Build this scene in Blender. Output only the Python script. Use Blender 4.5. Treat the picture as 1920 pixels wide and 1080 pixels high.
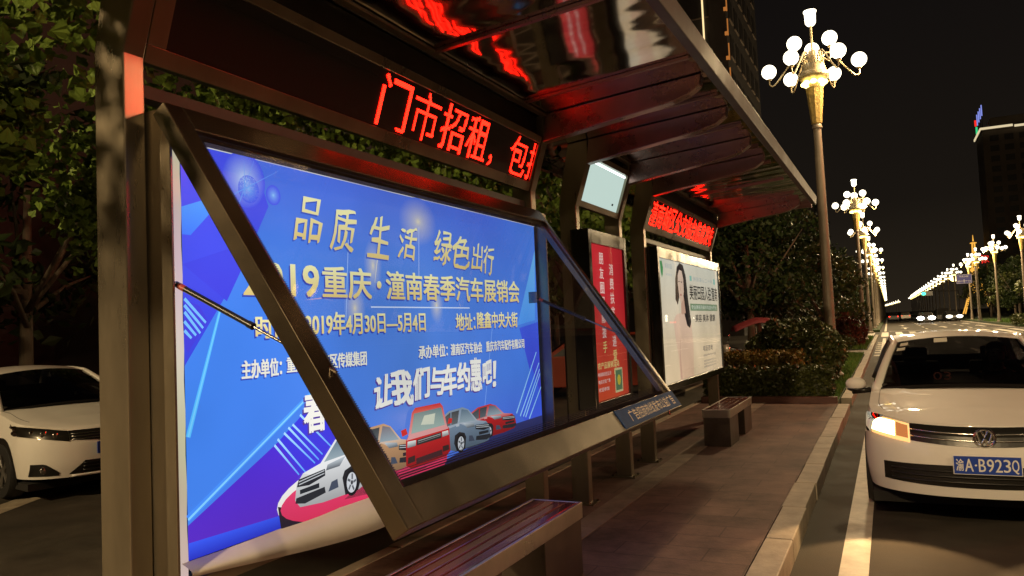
import bpy, bmesh, math, random
from mathutils import Vector, Matrix

random.seed(7)
for _o in list(bpy.data.objects):
    bpy.data.objects.remove(_o, do_unlink=True)
SC = bpy.context.scene
COL = SC.collection
PI = math.pi

# ------------------------------------------------------------------ camera
cam_d = bpy.data.cameras.new("camera")
cam_d.sensor_width = 36.0
cam_d.lens = 27.0
cam_d.clip_start = 0.05
cam_d.clip_end = 5000
cam = bpy.data.objects.new("camera", cam_d)
COL.objects.link(cam)
_dy = Vector((705.0, -45.0, -1440.0)).normalized()
_u = Vector((-1187.0, 27484.0, -1440.0))
_u = (_u - _dy * _u.dot(_dy)).normalized()
_x = _dy.cross(_u)
_R = Matrix(((_x.x, _x.y, _x.z), (_dy.x, _dy.y, _dy.z), (_u.x, _u.y, _u.z)))
cam.matrix_world = Matrix.Translation((0, 0, 1.72)) @ _R.to_4x4()
SC.camera = cam

# ------------------------------------------------------------------ night sky, exposure
W = bpy.data.worlds.new("World")
SC.world = W
W.use_nodes = True
_n = W.node_tree.nodes
_l = W.node_tree.links
_bg = _n["Background"]
_tc = _n.new("ShaderNodeTexCoord")
_sp = _n.new("ShaderNodeSeparateXYZ")
_cr = _n.new("ShaderNodeValToRGB")
_l.new(_tc.outputs["Generated"], _sp.inputs[0])
_l.new(_sp.outputs["Z"], _cr.inputs[0])
_cr.color_ramp.elements[0].position = 0.0
_cr.color_ramp.elements[0].color = (0.021, 0.0155, 0.0095, 1)
_cr.color_ramp.elements[1].position = 0.45
_cr.color_ramp.elements[1].color = (0.0042, 0.0034, 0.0036, 1)
_e = _cr.color_ramp.elements.new(0.13)
_e.color = (0.0095, 0.0072, 0.0052, 1)
_l.new(_cr.outputs[0], _bg.inputs[0])
_bg.inputs[1].default_value = 1.0

SC.view_settings.view_transform = 'Standard'
SC.view_settings.look = 'None'
SC.view_settings.exposure = 0.0
SC.view_settings.gamma = 1.0
SC.render.engine = 'CYCLES'
SC.cycles.use_denoising = True
SC.cycles.sample_clamp_indirect = 4.0
SC.cycles.max_bounces = 6
SC.cycles.glossy_bounces = 4
SC.cycles.transparent_max_bounces = 12
SC.cycles.caustics_reflective = True
SC.cycles.blur_glossy = 0.6
SC.cycles.caustics_refractive = False

LAMP_W = 3800.0
LAMP_C = (1.0, 0.72, 0.38)


# ------------------------------------------------------------------ colour / materials
def s2l(c):
    return tuple(((x / 255.0) / 12.92) if x / 255.0 <= 0.04045 else (((x / 255.0) + 0.055) / 1.055) ** 2.4 for x in c)


def mat(name, base, rough=0.5, metal=0.0, var=0.0, scale=6.0, bump=0.0, bscale=40.0, rvar=0.0, coat=0.0, spec=None, base2=None, stretch=None, bdist=0.01, bdetail=4.0):
    m = bpy.data.materials.new(name)
    m.use_nodes = True
    nt = m.node_tree
    b = nt.nodes["Principled BSDF"]
    b.inputs["Base Color"].default_value = (*base, 1)
    b.inputs["Roughness"].default_value = rough
    b.inputs["Metallic"].default_value = metal
    if coat:
        b.inputs["Coat Weight"].default_value = coat
        b.inputs["Coat Roughness"].default_value = 0.04
    if spec is not None:
        b.inputs["Specular IOR Level"].default_value = spec
    if var or rvar or bump or base2:
        tc = nt.nodes.new("ShaderNodeTexCoord")
        src = tc.outputs["Object"]
        if stretch:
            mp = nt.nodes.new("ShaderNodeMapping")
            mp.inputs["Scale"].default_value = stretch
            nt.links.new(src, mp.inputs[0])
            src = mp.outputs[0]
        if var or rvar or base2:
            nz = nt.nodes.new("ShaderNodeTexNoise")
            nz.inputs["Scale"].default_value = scale
            nz.inputs["Detail"].default_value = 6
            nz.inputs["Roughness"].default_value = 0.65
            nt.links.new(src, nz.inputs["Vector"])
            if var or base2:
                rp = nt.nodes.new("ShaderNodeValToRGB")
                rp.color_ramp.elements[0].position = 0.32
                rp.color_ramp.elements[1].position = 0.68
                lo = tuple(max(0, x * (1 - var)) for x in base)
                hi = base2 if base2 else tuple(min(1, x * (1 + var)) for x in base)
                rp.color_ramp.elements[0].color = (*lo, 1)
                rp.color_ramp.elements[1].color = (*hi, 1)
                nt.links.new(nz.outputs["Fac"], rp.inputs[0])
                nt.links.new(rp.outputs[0], b.inputs["Base Color"])
            if rvar:
                mr = nt.nodes.new("ShaderNodeMapRange")
                mr.inputs[1].default_value = 0.3
                mr.inputs[2].default_value = 0.7
                mr.inputs[3].default_value = max(0.02, rough - rvar)
                mr.inputs[4].default_value = min(1, rough + rvar)
                nt.links.new(nz.outputs["Fac"], mr.inputs[0])
                nt.links.new(mr.outputs[0], b.inputs["Roughness"])
        if bump:
            n2 = nt.nodes.new("ShaderNodeTexNoise")
            n2.inputs["Scale"].default_value = bscale
            n2.inputs["Detail"].default_value = bdetail
            nt.links.new(src, n2.inputs["Vector"])
            bp = nt.nodes.new("ShaderNodeBump")
            bp.inputs["Strength"].default_value = bump
            bp.inputs["Distance"].default_value = bdist
            nt.links.new(n2.outputs["Fac"], bp.inputs["Height"])
            nt.links.new(bp.outputs[0], b.inputs["Normal"])
            if coat:
                pass
    return m


def emat(name, col, strength, sampling=True):
    m = bpy.data.materials.new(name)
    m.use_nodes = True
    nt = m.node_tree
    nt.nodes.remove(nt.nodes["Principled BSDF"])
    e = nt.nodes.new("ShaderNodeEmission")
    e.inputs[0].default_value = (*col, 1)
    e.inputs[1].default_value = strength
    nt.links.new(e.outputs[0], nt.nodes["Material Output"].inputs[0])
    m.cycles.emission_sampling = 'FRONT_BACK' if sampling else 'NONE'
    return m


def print_mat(name, strength, sampling, uneven=0.12):
    """backlit printed film: the colour attribute is the print, the light box behind it glows a little unevenly"""
    m = bpy.data.materials.new(name)
    m.use_nodes = True
    nt = m.node_tree
    nt.nodes.remove(nt.nodes["Principled BSDF"])
    a = nt.nodes.new("ShaderNodeAttribute")
    a.attribute_name = "ink"
    e = nt.nodes.new("ShaderNodeEmission")
    nt.links.new(a.outputs["Color"], e.inputs[0])
    tc = nt.nodes.new("ShaderNodeTexCoord")
    nz = nt.nodes.new("ShaderNodeTexNoise")
    nz.inputs["Scale"].default_value = 1.3
    nz.inputs["Detail"].default_value = 2
    nt.links.new(tc.outputs["Object"], nz.inputs["Vector"])
    mr = nt.nodes.new("ShaderNodeMapRange")
    mr.inputs[1].default_value = 0.3
    mr.inputs[2].default_value = 0.7
    mr.inputs[3].default_value = strength * (1 - uneven)
    mr.inputs[4].default_value = strength * (1 + uneven)
    nt.links.new(nz.outputs["Fac"], mr.inputs[0])
    nt.links.new(mr.outputs[0], e.inputs[1])
    g = nt.nodes.new("ShaderNodeBsdfGlossy")
    g.inputs["Roughness"].default_value = 0.18
    g.inputs["Color"].default_value = (0.035, 0.035, 0.035, 1)
    ad = nt.nodes.new("ShaderNodeAddShader")
    nt.links.new(e.outputs[0], ad.inputs[0])
    nt.links.new(g.outputs[0], ad.inputs[1])
    nt.links.new(ad.outputs[0], nt.nodes["Material Output"].inputs[0])
    m.cycles.emission_sampling = 'FRONT' if sampling else 'NONE'
    return m


def glass_mat(name, tint=(1, 1, 1), refl=1.0, rough=0.01, ior=1.5):
    m = bpy.data.materials.new(name)
    m.use_nodes = True
    nt = m.node_tree
    nt.nodes.remove(nt.nodes["Principled BSDF"])
    t = nt.nodes.new("ShaderNodeBsdfTransparent")
    t.inputs[0].default_value = (*tint, 1)
    g = nt.nodes.new("ShaderNodeBsdfGlossy")
    g.inputs["Roughness"].default_value = rough
    g.inputs["Color"].default_value = (refl, refl, refl, 1)
    f = nt.nodes.new("ShaderNodeFresnel")
    f.inputs[0].default_value = ior
    mx = nt.nodes.new("ShaderNodeMixShader")
    nt.links.new(f.outputs[0], mx.inputs[0])
    nt.links.new(t.outputs[0], mx.inputs[1])
    nt.links.new(g.outputs[0], mx.inputs[2])
    nt.links.new(mx.outputs[0], nt.nodes["Material Output"].inputs[0])
    return m


M = {}
M['steel'] = mat('brushed_steel', (0.30, 0.255, 0.185), 0.32, 0.82, var=0.18, scale=3.0, rvar=0.08, bump=0.06, bscale=60, stretch=(1, 1, 0.25), bdist=0.003)
M['steel_bright'] = mat('polished_steel', (0.26, 0.245, 0.225), 0.24, 1.0, var=0.12, scale=4, rvar=0.08)
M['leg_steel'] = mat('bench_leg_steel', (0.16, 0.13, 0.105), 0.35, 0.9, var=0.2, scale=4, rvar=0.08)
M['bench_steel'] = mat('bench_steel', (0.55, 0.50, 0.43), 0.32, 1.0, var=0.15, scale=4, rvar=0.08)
M['fascia'] = mat('fascia_grey_paint', (0.07, 0.06, 0.052), 0.45, 0.0, var=0.2, scale=3, rvar=0.1)
M['box_steel'] = mat('light_box_steel', (0.10, 0.097, 0.10), 0.15, 1.0, var=0.12, scale=4, rvar=0.06)
M['steel_door'] = mat('door_steel', (0.25, 0.205, 0.15), 0.24, 1.0, var=0.14, scale=1.5, rvar=0.04)
M['mirror'] = mat('mirror_ceiling_sheet', (0.52, 0.50, 0.47), 0.07, 1.0, var=0.1, scale=1.5, bump=0.30, bscale=1.4, stretch=(0.35, 2.4, 1), bdist=0.05, bdetail=1.0)
M['arm'] = mat('painted_arm_metal', (0.32, 0.20, 0.17), 0.30, 0.75, var=0.15, scale=4, rvar=0.08)
M['dark'] = mat('dark_metal', (0.035, 0.03, 0.026), 0.45, 0.6, var=0.2)
M['black'] = mat('black_plastic', (0.012, 0.011, 0.010), 0.35)
M['screen'] = mat('led_screen_face', (0.012, 0.008, 0.007), 0.5, 0.0, var=0.3, scale=120)
M['white_film'] = mat('white_film', (0.72, 0.66, 0.58), 0.30, 0, var=0.06, scale=3, bump=0.3, bscale=5, bdist=0.01)
M['glass'] = glass_mat('door_glass', (0.90, 0.92, 0.92), 1.0, 0.015, 1.45)
M['wood'] = mat('dark_red_slat', (0.13, 0.028, 0.024), 0.20, 0, var=0.35, scale=5, coat=0.6, bump=0.1, bscale=30, stretch=(6, 0.6, 6), bdist=0.003)
M['plaque'] = mat('blue_plaque', (0.010, 0.045, 0.17), 0.7, 0, var=0.2, spec=0.08)
M['plaque_ink'] = mat('plaque_letters', (0.55, 0.5, 0.38), 0.5)
M['led_red'] = emat('led_red', (1.0, 0.004, 0.001), 11.0)
M['led_core'] = emat('led_core', (1.0, 0.13, 0.06), 1.5, False)
M['tube'] = emat('tube_light', (0.95, 1.0, 0.98), 2.2)
M['panel_glow'] = emat('lit_panel', (0.52, 0.66, 0.60), 1.0)
M['globe'] = emat('lit_globe', (1.0, 0.88, 0.64), 4.5, False)
M['ringlight'] = emat('lit_ring', (1.0, 0.74, 0.20), 7.0, False)
M['lamp_metal'] = mat('cream_lamp_metal', (0.42, 0.34, 0.20), 0.42, 0.3, var=0.12, scale=8)
M['lamp_cone'] = mat('gilded_lamp_cone', (0.50, 0.36, 0.12), 0.38, 0.5, var=0.35, scale=14, bump=0.6, bscale=22, bdist=0.02)
M['pole'] = mat('grey_lamp_pole', (0.22, 0.18, 0.135), 0.5, 0.2, var=0.15, scale=3)

M['asphalt'] = mat('asphalt', (0.052, 0.044, 0.034), 0.80, 0, var=0.35, scale=1.2, bump=0.5, bscale=120, rvar=0.10, bdist=0.006, spec=0.18)
M['paint'] = mat('road_paint', (0.50, 0.45, 0.36), 0.6, 0, var=0.22, scale=5, bump=0.2, bscale=80)
M['paint_worn'] = mat('worn_road_paint', (0.33, 0.28, 0.20), 0.65, 0, var=0.4, scale=4)
M['kerb'] = mat('kerb_stone', (0.34, 0.29, 0.22), 0.7, 0, var=0.25, scale=5, bump=0.4, bscale=50, bdist=0.006)
M['earth'] = mat('ground_earth', (0.035, 0.028, 0.02), 0.9, 0, var=0.3, scale=0.5)
M['redkerb'] = mat('red_brown_kerb', (0.11, 0.045, 0.035), 0.6, 0, var=0.25, scale=5)
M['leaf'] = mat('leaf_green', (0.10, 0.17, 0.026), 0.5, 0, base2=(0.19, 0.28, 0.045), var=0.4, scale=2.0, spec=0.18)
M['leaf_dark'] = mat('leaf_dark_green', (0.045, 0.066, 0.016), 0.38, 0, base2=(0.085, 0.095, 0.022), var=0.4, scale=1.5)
M['leaf_shade'] = mat('leaf_night_shade', (0.020, 0.034, 0.010), 0.5, 0, base2=(0.034, 0.052, 0.014), var=0.4, scale=1.5, spec=0.18)  # leaf copy for dimly lit trees, night shade put into its colour
M['leaf_olive'] = mat('leaf_olive', (0.17, 0.13, 0.025), 0.5, 0, base2=(0.27, 0.18, 0.04), var=0.4, scale=3, spec=0.18)
M['leaf_red'] = mat('leaf_red', (0.12, 0.04, 0.025), 0.5, 0, var=0.3, scale=3, spec=0.18)
M['grass'] = mat('grass_blade', (0.08, 0.16, 0.02), 0.6, 0, var=0.35, scale=2)
M['soil'] = mat('grass_soil', (0.035, 0.06, 0.014), 0.9, 0, var=0.4, scale=4, bump=0.5, bscale=40)
M['bark'] = mat('bark', (0.10, 0.075, 0.05), 0.9, 0, var=0.3, scale=8, bump=0.6, bscale=14, stretch=(1, 1, 0.2), bdist=0.02)


def paving_mat():
    m = mat('red_paving', (0.135, 0.085, 0.063), 0.75, 0, spec=0.25)
    nt = m.node_tree
    b = nt.nodes["Principled BSDF"]
    tc = nt.nodes.new("ShaderNodeTexCoord")
    br = nt.nodes.new("ShaderNodeTexBrick")
    br.inputs["Scale"].default_value = 1.0
    br.inputs["Brick Width"].default_value = 0.6
    br.inputs["Row Height"].default_value = 0.3
    br.inputs["Mortar Size"].default_value = 0.006
    br.inputs["Color1"].default_value = (0.175, 0.108, 0.086, 1)
    br.inputs["Color2"].default_value = (0.148, 0.090, 0.073, 1)
    br.inputs["Mortar"].default_value = (0.10, 0.064, 0.052, 1)
    nt.links.new(tc.outputs["Object"], br.inputs["Vector"])
    nz = nt.nodes.new("ShaderNodeTexNoise")
    nz.inputs["Scale"].default_value = 1.7
    nz.inputs["Detail"].default_value = 8
    nz.inputs["Roughness"].default_value = 0.7
    nt.links.new(tc.outputs["Object"], nz.inputs["Vector"])
    rp = nt.nodes.new("ShaderNodeValToRGB")
    rp.color_ramp.elements[0].position = 0.33
    rp.color_ramp.elements[0].color = (0.42, 0.42, 0.42, 1)
    rp.color_ramp.elements[1].position = 0.62
    rp.color_ramp.elements[1].color = (1.15, 1.12, 1.1, 1)
    nt.links.new(nz.outputs["Fac"], rp.inputs[0])
    mx = nt.nodes.new("ShaderNodeMix")
    mx.data_type = 'RGBA'
    mx.blend_type = 'MULTIPLY'
    mx.inputs[0].default_value = 1.0
    nt.links.new(br.outputs[0], mx.inputs[6])
    nt.links.new(rp.outputs[0], mx.inputs[7])
    nt.links.new(mx.outputs[2], b.inputs["Base Color"])
    n2 = nt.nodes.new("ShaderNodeTexNoise")
    n2.inputs["Scale"].default_value = 70
    nt.links.new(tc.outputs["Object"], n2.inputs["Vector"])
    bp = nt.nodes.new("ShaderNodeBump")
    bp.inputs["Strength"].default_value = 0.35
    bp.inputs["Distance"].default_value = 0.006
    nt.links.new(n2.outputs["Fac"], bp.inputs["Height"])
    nt.links.new(bp.outputs[0], b.inputs["Normal"])
    return m


M['paving'] = paving_mat()
M['band_stone'] = mat('band_stone', (0.22, 0.165, 0.13), 0.75, 0, var=0.3, scale=3, spec=0.25)


# ------------------------------------------------------------------ mesh helper
class MB:
    def __init__(s):
        s.v = []
        s.f = []
        s.mi = []
        s.c = []          # optional per-vertex ink
        s.mats = []

    def slot(s, m):
        if m not in s.mats:
            s.mats.append(m)
        return s.mats.index(m)

    def add(s, verts, faces, m, cols=None):
        o = len(s.v)
        s.v.extend([tuple(p) for p in verts])
        if cols is not None:
            if len(s.c) < o:
                s.c.extend([(1, 1, 1)] * (o - len(s.c)))
            s.c.extend(cols)
        k = s.slot(m)
        for f in faces:
            s.f.append([o + i for i in f])
            s.mi.append(k)

    def box(s, x0, x1, y0, y1, z0, z1, m):
        v = [(x0, y0, z0), (x1, y0, z0), (x1, y1, z0), (x0, y1, z0), (x0, y0, z1), (x1, y0, z1), (x1, y1, z1), (x0, y1, z1)]
        s.add(v, [(3, 2, 1, 0), (4, 5, 6, 7), (0, 1, 5, 4), (1, 2, 6, 5), (2, 3, 7, 6), (3, 0, 4, 7)], m)

    def hexa(s, v, m):
        s.add(v, [(3, 2, 1, 0), (4, 5, 6, 7), (0, 1, 5, 4), (1, 2, 6, 5), (2, 3, 7, 6), (3, 0, 4, 7)], m)

    def prism_y(s, poly, y0, y1, m):
        n = len(poly)
        v = [(x, y0, z) for x, z in poly] + [(x, y1, z) for x, z in poly]
        f = [tuple(range(n)), tuple(range(2 * n - 1, n - 1, -1))]
        for i in range(n):
            j = (i + 1) % n
            f.append((j, i, n + i, n + j))
        s.add(v, f, m)

    def prism_z(s, poly, z0, z1, m):
        n = len(poly)
        v = [(x, y, z0) for x, y in poly] + [(x, y, z1) for x, y in poly]
        f = [tuple(range(n - 1, -1, -1)), tuple(range(n, 2 * n))]
        for i in range(n):
            j = (i + 1) % n
            f.append((i, j, n + j, n + i))
        s.add(v, f, m)

    def tube(s, pts, r, m, n=10, cap=True):
        pts = [Vector(p) for p in pts]
        rs = r if isinstance(r, (list, tuple)) else [r] * len(pts)
        rings = []
        prev = None
        for i, p in enumerate(pts):
            if i == 0:
                d = pts[1] - p
            elif i == len(pts) - 1:
                d = p - pts[i - 1]
            else:
                d = pts[i + 1] - pts[i - 1]
            d.normalize()
            if prev is None:
                a = Vector((0, 0, 1)) if abs(d.z) < 0.9 else Vector((1, 0, 0))
                u = d.cross(a).normalized()
            else:
                u = (prev - d * prev.dot(d))
                u = u.normalized() if u.length > 1e-6 else d.orthogonal().normalized()
            prev = u
            w = d.cross(u)
            rings.append([p + (u * math.cos(2 * PI * k / n) + w * math.sin(2 * PI * k / n)) * rs[i] for k in range(n)])
        v = [q for rg in rings for q in rg]
        f = []
        for i in range(len(pts) - 1):
            for k in range(n):
                k2 = (k + 1) % n
                f.append((i * n + k, i * n + k2, (i + 1) * n + k2, (i + 1) * n + k))
        if cap:
            f.append(tuple(range(n - 1, -1, -1)))
            f.append(tuple((len(pts) - 1) * n + k for k in range(n)))
        s.add(v, f, m)

    def lathe(s, prof, c, m, n=20, axis='z'):
        v = []
        for r, h in prof:
            for k in range(n):
                a = 2 * PI * k / n
                if axis == 'z':
                    v.append((c[0] + r * math.cos(a), c[1] + r * math.sin(a), c[2] + h))
                elif axis == 'x':
                    v.append((c[0] + h, c[1] + r * math.cos(a), c[2] + r * math.sin(a)))
                else:
                    v.append((c[0] + r * math.cos(a), c[1] + h, c[2] + r * math.sin(a)))
        f = []
        for i in range(len(prof) - 1):
            for k in range(n):
                k2 = (k + 1) % n
                f.append((i * n + k, i * n + k2, (i + 1) * n + k2, (i + 1) * n + k))
        s.add(v, f, m)

    def sphere(s, c, r, m, n=14, k=9, sq=(1, 1, 1)):
        v = []
        for i in range(k + 1):
            t = PI * i / k
            for j in range(n):
                a = 2 * PI * j / n
                v.append((c[0] + sq[0] * r * math.sin(t) * math.cos(a), c[1] + sq[1] * r * math.sin(t) * math.sin(a), c[2] + sq[2] * r * math.cos(t)))
        f = []
        for i in range(k):
            for j in range(n):
                j2 = (j + 1) % n
                f.append((i * n + j, (i + 1) * n + j, (i + 1) * n + j2, i * n + j2))
        s.add(v, f, m)

    def grid(s, fn, nu, nv, m, cols=None):
        v = []
        for i in range(nu + 1):
            for j in range(nv + 1):
                v.append(fn(i / nu, j / nv))
        f = []
        for i in range(nu):
            for j in range(nv):
                f.append((i * (nv + 1) + j, (i + 1) * (nv + 1) + j, (i + 1) * (nv + 1) + j + 1, i * (nv + 1) + j + 1))
        cc = None
        if cols:
            cc = [cols(i / nu, j / nv) for i in range(nu + 1) for j in range(nv + 1)]
        s.add(v, f, m, cc)

    def build(s, name, parent=None, smooth=False, bevel=0.0, angle=None):
        me = bpy.data.meshes.new(name)
        me.from_pydata(s.v, [], s.f)
        for m in s.mats:
            me.materials.append(m)
        me.polygons.foreach_set("material_index", s.mi)
        if s.c:
            while len(s.c) < len(s.v):
                s.c.append((1, 1, 1))
            at = me.color_attributes.new("ink", 'FLOAT_COLOR', 'POINT')
            flat = []
            for c in s.c:
                flat.extend((c[0], c[1], c[2], 1.0))
            at.data.foreach_set("color", flat)
        if smooth:
            me.polygons.foreach_set("use_smooth", [True] * len(me.polygons))
        me.update()
        o = bpy.data.objects.new(name, me)
        COL.objects.link(o)
        if parent is not None:
            o.parent = parent
            if parent.type == 'EMPTY':
                o.matrix_parent_inverse = (Matrix.Translation(parent.location) @ parent.rotation_euler.to_matrix().to_4x4()).inverted()
        if bevel:
            b = o.modifiers.new("bevel", 'BEVEL')
            b.width = bevel
            b.segments = 2
            b.limit_method = 'ANGLE'
            b.angle_limit = math.radians(40)
        if angle and smooth:
            try:
                me.set_sharp_from_angle(angle=math.radians(angle))
            except Exception:
                pass
        return o


def thing(name, label, cat, loc=(0, 0, 0), rz=0.0, group=None):
    o = bpy.data.objects.new(name, None)
    o.empty_display_size = 0.2
    COL.objects.link(o)
    o.location = loc
    o.rotation_euler = (0, 0, rz)
    tag(o, label, cat, group)
    return o


def tag(o, label=None, cat=None, group=None, kind=None):
    if label:
        o['label'] = label
    if cat:
        o['category'] = cat
    if group:
        o['group'] = group
    if kind:
        o['kind'] = kind
    return o


def struct(o):
    o['kind'] = 'structure'
    return o


def copy_thing(root, loc, rz=None, label=None):
    r = root.copy()
    COL.objects.link(r)
    r.location = loc
    if rz is not None:
        r.rotation_euler = (0, 0, rz)
    if label:
        r['label'] = label
    for ch in list(root.children):
        c = ch.copy()
        COL.objects.link(c)
        c.parent = r
        c.matrix_parent_inverse = ch.matrix_parent_inverse.copy()
        for g in list(ch.children):
            d = g.copy()
            COL.objects.link(d)
            d.parent = c
            d.matrix_parent_inverse = g.matrix_parent_inverse.copy()
    return r


# ------------------------------------------------------------------ lettering
_tcache = {}


def glyphs(body, bold=0.0, shear=0.0):
    """triangles of a piece of text in the unit box; returns (verts, tris, aspect)"""
    key = (body, shear)
    if key in _tcache:
        return _tcache[key]
    cu = bpy.data.curves.new("lettering", 'FONT')
    cu.body = body
    cu.size = 1.0
    cu.resolution_u = 3
    cu.shear = shear
    ob = bpy.data.objects.new("lettering", cu)
    COL.objects.link(ob)
    dg = bpy.context.evaluated_depsgraph_get()
    ev = ob.evaluated_get(dg)
    me = ev.to_mesh()
    me.calc_loop_triangles()
    vs = [(p.co.x, p.co.y) for p in me.vertices]
    ts = [tuple(t.vertices) for t in me.loop_triangles]
    ev.to_mesh_clear()
    bpy.data.objects.remove(ob, do_unlink=True)
    bpy.data.curves.remove(cu)
    x0 = min(p[0] for p in vs)
    x1 = max(p[0] for p in vs)
    y0 = min(p[1] for p in vs)
    y1 = max(p[1] for p in vs)
    vs = [((p[0] - x0) / (x1 - x0), (p[1] - y0) / (y1 - y0)) for p in vs]
    out = (vs, ts, (x1 - x0) / (y1 - y0))
    _tcache[key] = out
    return out


class Print:
    """flat print on the plane x = X0, u = world y, v = world z; every layer lies 0.6 mm before the last"""

    def __init__(s, X0, bgm, inkm):
        s.mb = MB()
        s.X = X0
        s.bgm = bgm
        s.inkm = inkm

    def x(s, layer):
        return s.X + 0.0006 * layer

    def bg(s, u0, u1, v0, v1, fn, nu=60, nv=36, layer=0):
        X = s.x(layer)
        s.mb.grid(lambda a, b: (X, u0 + (u1 - u0) * a, v0 + (v1 - v0) * b), nu, nv, s.bgm, lambda a, b: fn(a, b))

    def poly(s, pts, c, layer=1, c2=None):
        X = s.x(layer)
        v0 = min(p[1] for p in pts)
        v1 = max(p[1] for p in pts) + 1e-6
        if c2 is None:
            cols = [c] * len(pts)
        else:
            cols = [tuple(c2[k] + (c[k] - c2[k]) * (p[1] - v0) / (v1 - v0) for k in range(3)) for p in pts]
        a = sum(pts[i][0] * pts[(i + 1) % len(pts)][1] - pts[(i + 1) % len(pts)][0] * pts[i][1] for i in range(len(pts)))
        idx = list(range(len(pts)))
        if a < 0:
            idx.reverse()
        s.mb.add([(X, p[0], p[1]) for p in pts], [idx], s.inkm, cols)

    def disc(s, cu, cv, ru, rv, c, layer=1, n=24, c2=None, rot=0):
        s.poly([(cu + ru * math.cos(2 * PI * k / n) * math.cos(rot) - rv * math.sin(2 * PI * k / n) * math.sin(rot),
                 cv + ru * math.cos(2 * PI * k / n) * math.sin(rot) + rv * math.sin(2 * PI * k / n) * math.cos(rot)) for k in range(n)], c, layer, c2)

    def radial(s, cu, cv, r, cin, cout, layer=1, n=28, power=1.0, rings=5, sq=1.0):
        X = s.x(layer)
        v = [(X, cu, cv)]
        cols = [cin]
        for i in range(1, rings + 1):
            t = i / rings
            for k in range(n):
                a = 2 * PI * k / n
                v.append((X, cu + r * t * math.cos(a), cv + r * t * sq * math.sin(a)))
                w = t ** power
                cols.append(tuple(cin[j] * (1 - w) + cout(cu + r * t * math.cos(a), cv + r * t * sq * math.sin(a))[j] * w for j in range(3)))
        f = [(0, 1 + k, 1 + (k + 1) % n) for k in range(n)]
        for i in range(rings - 1):
            for k in range(n):
                k2 = (k + 1) % n
                f.append((1 + i * n + k, 1 + (i + 1) * n + k, 1 + (i + 1) * n + k2, 1 + i * n + k2))
        s.mb.add(v, f, s.inkm, cols)

    def line(s, a, b, w, c, layer=1, w2=None, c2=None):
        dx, dy = b[0] - a[0], b[1] - a[1]
        L = math.hypot(dx, dy)
        nx, ny = -dy / L, dx / L
        w2 = w if w2 is None else w2
        s.poly([(a[0] + nx * w / 2, a[1] + ny * w / 2), (a[0] - nx * w / 2, a[1] - ny * w / 2), (b[0] - nx * w2 / 2, b[1] - ny * w2 / 2), (b[0] + nx * w2 / 2, b[1] + ny * w2 / 2)], c, layer, c2)

    def text(s, body, u0, u1, v0, v1, c, layer=5, c2=None, bold=0.02, shear=0.0, warp=None, swap=False):
        vs, ts, asp = glyphs(body, 0, shear)
        d = bold * (v1 - v0) * 0.75
        for q, (du, dv) in enumerate(((-d, -d * .6), (d, -d * .6), (d, d * .6), (-d, d * .6)) if d else ((0, 0),)):
            X = s.x(layer) + 0.0001 * q
            P = []
            cols = []
            for a, b in vs:
                if c2 is None:
                    cols.append(c)
                else:
                    cols.append(tuple(c2[k] + (c[k] - c2[k]) * b for k in range(3)))
                u = u0 + (u1 - u0) * a
                v = v0 + (v1 - v0) * b
                if warp:
                    u, v = warp(u, v, a, b)
                P.append((X, u + du, v + dv))
            s.mb.add(P, ts, s.inkm, cols)

    def shtext(s, body, u0, u1, v0, v1, c, sh, layer=5, off=(-0.008, -0.008), **k):
        kk = dict(k)
        kk.pop('c2', None)
        s.text(body, u0 + off[0], u1 + off[0], v0 + off[1], v1 + off[1], sh, layer - 1, None, **kk)
        s.text(body, u0, u1, v0, v1, c, layer, **k)


M['print_bg'] = print_mat('backlit_print', 1.0, True)
M['print_ink'] = print_mat('backlit_ink', 1.0, False)


# ================================================================== THE SETTING
def sheet(name, poly, z, m, z0=None):
    b = MB()
    if z0 is None:
        b.add([(x, y, z) for x, y in poly], [tuple(range(len(poly)))], m)
    else:
        b.prism_z(poly, z0, z, m)
    return struct(b.build(name))


sheet('ground', [(-1500, -300), (1500, -300), (1500, 3000), (-1500, 3000)], -0.03, M['earth'])
sheet('road', [(-0.73, -60), (24, -60), (24, 1500), (-0.73, 1500)], 0.0, M['asphalt'])
sheet('service_road', [(-15.0, -60), (-3.42, -60), (-3.42, 400), (-15.0, 400)], 0.0, M['asphalt'])
sheet('pavement', [(-3.3, -30), (-0.89, -30), (-0.89, 14.75), (-3.3, 14.75)], 0.148, M['paving'], -0.02)
sheet('far_pavement', [(-40, -60), (-15.05, -60), (-15.05, 300), (-40, 300)], 0.10, M['paving'], -0.02)

# lighter band of slabs in the paving in front of the shelter
b = MB()
for k in range(30):
    b.box(-2.33, -2.12, 0.4 + k * 0.48, 0.4 + k * 0.48 + 0.474, 0.1485, 0.153, M['band_stone'])
struct(b.build('paving_band'))

# kerbs of single stones
b = MB()
y = -20.0
k = 0
rk = random.Random(3)
while y < 60:
    L = 0.99
    if y + L < 15.0 or y > 15.0:
        dz = rk.uniform(-0.004, 0.004)
        dx = rk.uniform(-0.006, 0.006)
        b.box(-0.885 + dx, -0.70 + dx, y, y + L - 0.012, -0.02, 0.158 + dz, M['kerb'])
    y += L
    k += 1
struct(b.build('road_kerb', bevel=0.008))
b = MB()
y = -20.0
while y < 60:
    dz = rk.uniform(-0.004, 0.004)
    b.box(-3.42, -3.305, y, y + 0.98, -0.02, 0.155 + dz, M['kerb'])
    y += 0.99
struct(b.build('service_kerb', bevel=0.006))
b = MB()
for yy in range(-20, 60):
    b.box(-15.05, -14.9, yy, yy + 0.985, -0.02, 0.13, M['kerb'])
struct(b.build('far_kerb'))
b = MB()
b.box(-3.3, -0.9, 14.78, 14.93, 0.0, 0.26, M['redkerb'])
struct(b.build('planter_kerb', bevel=0.01))

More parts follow.
